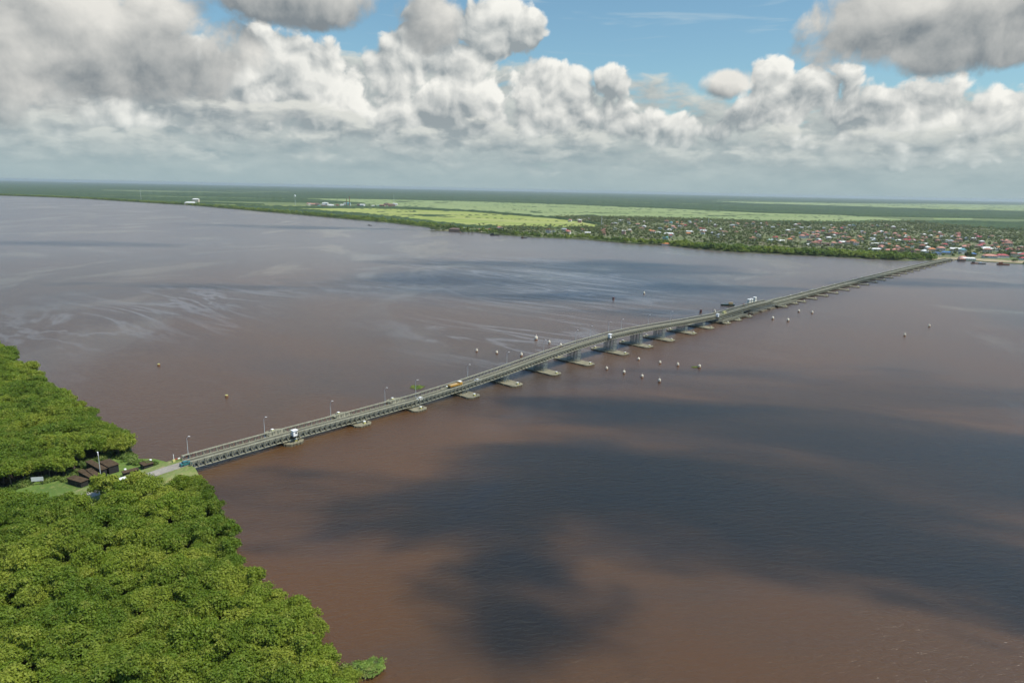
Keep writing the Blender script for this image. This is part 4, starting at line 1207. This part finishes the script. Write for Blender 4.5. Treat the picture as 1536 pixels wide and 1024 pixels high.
taken = []
KEY = [(1403, 361, 13, 9, 9, 'yellow', 1, 'tall yellow arched building behind the far bridge end', 'building'), (1421, 363.5, 30, 12, 5, 'grey', 0, 'long grey roofed hall beside the yellow building', 'hall'),
       (1438, 363, 14, 12, 8, 'salmon', 2, 'salmon roofed house above the blue roofed tower house', 'house'), (1417, 370, 14, 11, 6, 'red', 0, 'bright red roofed house behind the far bridge end', 'house'),
       (1397, 378, 15, 11, 7, 'orange', 1, 'orange house on the left of the far bridge end', 'house'), (1404, 383, 18, 10, 5, 'dark blue', 0, 'long building with a dark blue roof right beside the far bridge end', 'building'),
       (1420, 382, 22, 10, 5, 'blue', 1, 'long building with a light blue roof by the far bridge end', 'building'), (1443, 381, 12, 10, 10, 'teal', 0, 'tall house with a teal roof near the far landing', 'house'),
       (1483, 376, 40, 16, 5, 'white', 0, 'huge white roofed warehouse among the village houses at right', 'warehouse'), (1470, 371.5, 14, 10, 6, 'red', 0, 'red roofed house behind the white warehouse', 'house'),
       (1484, 387, 26, 12, 5, 'salmon', 0, 'long salmon roofed shed near the far beach, left one', 'building'), (1502, 386.5, 24, 12, 5, 'red', 0, 'long red roofed shed near the far beach, right one', 'building'),
       (1515, 378, 20, 13, 6, 'red', 0, 'big red roofed house right of the white warehouse', 'house'), (1528, 378, 14, 10, 6, 'rusty', 1, 'rusty roofed house at the right edge of the village', 'house'),
       (1531, 383, 16, 8, 4, 'pale green', 0, 'pale green roofed house at the right edge', 'house'), (1535, 390, 14, 9, 4, 'red', 0, 'low red roofed house on the beach at the right edge', 'house'),
       (1442, 391.5, 12, 9, 4, 'rusty', 3, 'open rusty shed over the water at the far landing', 'shed'), (1452, 390, 26, 8, 3.5, 'white', 0, 'low white roofed landing shed at the far beach', 'shed'), (1444, 388.5, 14, 9, 4, 'salmon', 0, 'pink roofed landing shed just behind the white one', 'shed'),
       (1457, 384, 16, 9, 5, 'blue', 3, 'blue roofed house between the teal tower house and the salmon shed', 'house'), (1468, 357.5, 18, 12, 5, 'magenta', 4, 'house with a bright magenta roof near the dark trees at right', 'house'),
       (1262, 343.5, 16, 9, 4, 'red', 0, 'small red roofed house alone on the upper edge of the village', 'house'), (1368, 363, 22, 11, 6, 'magenta', 0, 'wide crimson roofed house in the middle of the village', 'house'),
       (1351, 362.5, 28, 10, 4, 'white', 0, 'long white roofed hall left of the crimson roofed house', 'hall'), (1333, 379, 16, 10, 6, 'salmon', 2, 'pink house above the mangroves, leftmost of the pink row', 'house'),
       (1343, 379, 16, 11, 7, 'salmon', 2, 'pink house above the mangroves, middle of the pink row', 'house'), (1360, 376, 12, 10, 8, 'orange', 1, 'bright orange roofed house at the right of the pink row', 'house'),
       (1373, 379, 16, 10, 6, 'rusty', 2, 'pink house with a rusty roof left of the orange house', 'house'), (1292, 362.5, 14, 10, 6, 'rusty', 0, 'white house with a rusty roof in the middle of the village', 'house'),
       (1225, 354.5, 16, 10, 6, 'salmon', 2, 'pink house on the upper left of the right half of the village', 'house'), (1243, 360, 14, 10, 7, 'white', 1, 'cream house right of the pink house', 'house'),
       (1312, 376, 26, 9, 4, 'white', 0, 'long low white roof just above the mangrove belt', 'building'), (1211, 369, 16, 9, 4, 'white', 0, 'low white roofed house above the mangroves in the middle', 'house'),
       (1052, 346, 24, 13, 7, 'red', 0, 'biggest red roofed building of the left half of the village', 'building'), (1028, 341.5, 12, 9, 9, 'red', 2, 'narrow red building left of the big red roof', 'building'),
       (1132, 350.5, 16, 10, 5, 'magenta', 0, 'crimson roofed house in the centre of the village', 'house'), (999, 344, 16, 12, 8, 'orange', 3, 'orange brown building on the left of the village', 'building'),
       (990, 345.5, 12, 10, 8, 'grey', 4, 'blue grey building beside the orange brown one', 'building'), (1003, 352.5, 30, 12, 4, 'white', 0, 'long white shed above the mangrove gap', 'building'),
       (977, 348, 18, 10, 5, 'orange', 1, 'orange roofed house left of the long white shed', 'house'), (998, 360, 14, 9, 7, 'teal', 4, 'teal roofed house in the mangrove gap', 'house'),
       (999, 367.5, 20, 8, 3, 'orange', 0, 'orange red roof over the water at the mangrove gap', 'boathouse'), (1032, 353, 16, 10, 6, 'orange', 1, 'orange house just below the big red roof', 'house'),
       (1070, 351, 20, 9, 4, 'grey', 0, 'long grey roofed house right of the big red roof', 'house'), (1083, 354.5, 16, 8, 4, 'white', 0, 'bright white low roof in the centre left of the village', 'house'),
       (286, 307.5, 60, 22, 12, 'white', 1, 'large cream building alone on the far bank at left', 'factory'), (294, 304.5, 40, 20, 22, 'white', 1, 'tall cream block behind the large cream building', 'factory'),
       (697, 346, 30, 13, 6, 'white', 0, 'white roofed mill building at the landing left of the village', 'building'), (683, 347.5, 34, 14, 7, 'brown', 3, 'dark mill building at the water left of the village', 'building')]
for px, py, w, d, h, ro, wa, lb, cat in KEY: house_at(px, py, w, d, h, ro, wa, lb, cat=cat, name='house' if cat == 'house' else cat.replace(' ', '_'))
# factory settlement in the fields
sett = []
for k in range(34):
    px = rng.uniform(462, 560) if k < 24 else rng.uniform(566, 606); py = rng.uniform(306.5, 311.5) if k < 24 else rng.uniform(306, 310.5)
    sett.append((px, py))
protoF = [make_house(30, 18, 11, ROOFM[c_], WALLS[w_], False, .4, 'mill_building') for c_, w_ in (('white', 0), ('rusty', 3), ('salmon', 1), ('teal', 4), ('grey', 0), ('brown', 3))]
used = set()
FL = ['white', 'rusty', 'salmon', 'teal', 'grey', 'brown']
for i, (px, py) in enumerate(sett):
    k = rng.randrange(6); o = protoF[k] if k not in used else copy_tree(protoF[k]); used.add(k)
    o.location = at(px, py, .9); o.rotation_euler = (0, 0, rng.uniform(-.4, .4)); s_ = rng.uniform(.55, 1.15); o.scale = (s_, s_, s_ * rng.uniform(.7, 1.4))
    tag(o, f'distant {FL[k]} roofed building of the settlement among the cane fields', 'building', f'{FL[k]} roofed buildings in the cane fields')
for k in range(6):
    if k not in used: bpy.data.objects.remove(protoF[k])
for px, py, h, lb in [(524.5, 309, 58, 'thick factory chimney above the settlement in the fields'), (520, 309, 44, 'thinner factory chimney beside the thick one'), (591, 309, 75, 'thin radio mast above the right end of the settlement'),
                      (443, 308, 62, 'pale water tower left of the settlement'), (212, 303, 80, 'pale mast in the woods at far left'), (902, 343, 42, 'thin pale mast at the left of the village'), (1062, 340, 30, 'short mast behind the village houses')]:
    m = MB(); m.tube([(2.4, 0), (1.5, h)], 10) if 'chimney' in lb else m.tube([(.9, 0), (.5, h)], 6)
    if 'tower' in lb: m.tube([(5, h - 12), (6, h - 6), (4, h)], 10)
    o = m.build('chimney' if 'chimney' in lb else 'mast', M_brust if 'thick' in lb else M_lampg); o.location = at(px, py, .8); tag(o, lb, 'chimney' if 'chimney' in lb else 'mast')
# the rest of the village: ordinary houses
village = [(p.x, p.y) for p in on_ground(VILLAGE)]
inner = [(p.x, p.y) for p in on_ground([(700, 347), (760, 345), (890, 346), (910, 341), (850, 333), (880, 330), (960, 331), (1050, 334), (1130, 337), (1240, 339), (1330, 341), (1440, 352), (1536, 362), (1580, 366), (1580, 392), (1536, 391), (1490, 387),
                                           (1440, 384), (1395, 384), (1330, 378), (1260, 372), (1180, 368), (1100, 363), (1040, 359), (1000, 358), (940, 355), (870, 353), (780, 351), (700, 349)])]
hp = scatter(inner, 21, 77)
hp = [p for p in hp if all((p[0] - t[0]) ** 2 + (p[1] - t[1]) ** 2 > (t[2] + 5) ** 2 for t in taken)]
rng.shuffle(hp); hp = hp[:175]
right = [(p.x, p.y) for p in on_ground([(1180, 350), (1330, 352), (1440, 356), (1536, 364), (1580, 368), (1580, 392), (1536, 391), (1490, 387), (1440, 384), (1395, 384), (1330, 378), (1260, 372), (1180, 368)])]
more = [p for p in scatter(right, 19, 78) if all((p[0] - t[0]) ** 2 + (p[1] - t[1]) ** 2 > (t[2] + 5) ** 2 for t in taken) and all((p[0] - t[0]) ** 2 + (p[1] - t[1]) ** 2 > 17 ** 2 for t in hp)]
rng.shuffle(more); hp += more[:90]
print('houses', len(hp))
kinds = [('white', 0, 10, 8, 5, 1), ('rusty', 1, 11, 8, 6, 1), ('grey', 0, 9, 7, 5, 0), ('salmon', 0, 11, 9, 6, 1), ('red', 0, 10, 8, 6, 1), ('brown', 3, 10, 7, 4, 0), ('white', 1, 14, 7, 4, 0), ('rusty', 3, 9, 8, 6, 1), ('teal', 0, 10, 8, 5, 1),
         ('grey', 1, 12, 8, 6, 1), ('pale green', 0, 11, 8, 5, 0), ('orange', 1, 10, 8, 6, 1), ('white', 2, 9, 7, 7, 1), ('blue', 0, 9, 7, 5, 0)]
wt = [5, 8, 3.5, 6, 4, 4, 4, 4, .7, 2.5, .8, 2.5, 4, .3]
WN = ['white', 'cream', 'pink', 'brick', 'green']
proto = {}
for x, y in hp:
    k = rng.choices(range(len(kinds)), wt)[0]; ro, wa, w, d, h, hip = kinds[k]
    if k in proto: o = copy_tree(proto[k])
    else: o = proto[k] = make_house(w, d, h, ROOFM[ro], WALLS[wa], bool(hip))
    o.location = (x, y, .92); o.rotation_euler = (0, 0, rng.choice([0, PI / 2]) + rng.uniform(-.15, .15) - .3); s_ = rng.uniform(1.1, 1.6); o.scale = (s_, s_ * rng.uniform(.9, 1.1), s_)
    shape = 'hipped' if hip else 'gabled'
    tag(o, f'ordinary {WN[wa]} walled village house with a {ro} {shape} roof among the palms', 'house', f'{WN[wa]} houses with {ro} {shape} roofs'); taken.append((x, y, 9))
# trees between the houses
allp = scatter(village, 6.2, 55)
low_fields = [(p.x, p.y) for p in on_ground([(640, 347), (900, 344.6), (905, 338), (640, 340)])]
allp = [p for p in allp if all((p[0] - t[0]) ** 2 + (p[1] - t[1]) ** 2 > t[2] ** 2 for t in taken)]
dens = lambda p: .27 + .5 * mnoise.noise(Vector((p[0] * .006, p[1] * .006, 4)))
beach = [(p.x, p.y) for p in on_ground([(1380, 386), (1560, 391), (1640, 396), (1640, 410), (1380, 396)])]
allp = [p for p in allp if rng.random() < dens(p) * (.25 if inside(beach, np.array([p[0]]), np.array([p[1]]))[0] else 1)]
palm_p, tree_p = [], []
for p in allp: (palm_p if rng.random() < .42 else tree_p).append(p)
palm_p.sort(key=lambda p: math.hypot(*p)); rng.shuffle(tree_p)
print('palms', len(palm_p), 'trees', len(tree_p))
for x, y in palm_p[:300]:
    f, t = PALMS[rng.randrange(4)]; r = empty('coconut_palm', (x, y, .9), rng.uniform(0, 6.28)); s_ = rng.uniform(.8, 1.25); r.scale = (s_, s_, s_)
    link(bpy.data.objects.new('fronds', f), r); link(bpy.data.objects.new('trunk', t), r)
    tag(r, 'slender coconut palm standing between the houses of the far village', 'palm tree', 'coconut palms of the far village')
instanced('palm_grove', palm_p[300:] + scatter([(p.x, p.y) for p in on_ground([(830, 328), (960, 329), (1130, 334.5), (1130, 337), (960, 332), (850, 332)])], 14, 8), [p[0] for p in PALMS], 'far rows of coconut palms along the cane fields', 'palms', .9, 1.35, .9, 9)
instanced('village_greenery', tree_p, VT, 'dark green garden trees filling the gaps of the far village', 'trees', .5, 1.1, .8, 10)
# tall clumps that stand out
bigp = []
for px, py, n, sp in [(1153, 337.5, 6, 9), (1175, 339, 5, 9), (1190, 338.5, 5, 9), (1210, 339, 5, 9), (700, 350, 8, 12), (756, 352, 8, 12), (785, 344.5, 3, 6), (745, 349, 8, 12), (1455, 386, 4, 7), (1518, 386, 5, 8), (1385, 388.5, 7, 7), (560, 310, 5, 20)]:
    c_ = at(px, py)
    for k in range(n): bigp.append((c_.x + rng.uniform(-sp, sp) * 1.6, c_.y + rng.uniform(-sp, sp)))
for i, (x, y) in enumerate(bigp):
    r = empty('broad_tree', (x, y, .8), rng.uniform(0, 6)); s_ = rng.uniform(.9, 1.4); r.scale = (s_, s_, s_ * 1.1); k = rng.randrange(4)
    link(bpy.data.objects.new('crown', VT[k]), r); link(bpy.data.objects.new('trunk', TREES[0][1]), r)
    tag(r, 'broad dark tree that rises above its neighbours at the edge of the far village', 'tree', 'broad dark trees of the far bank')
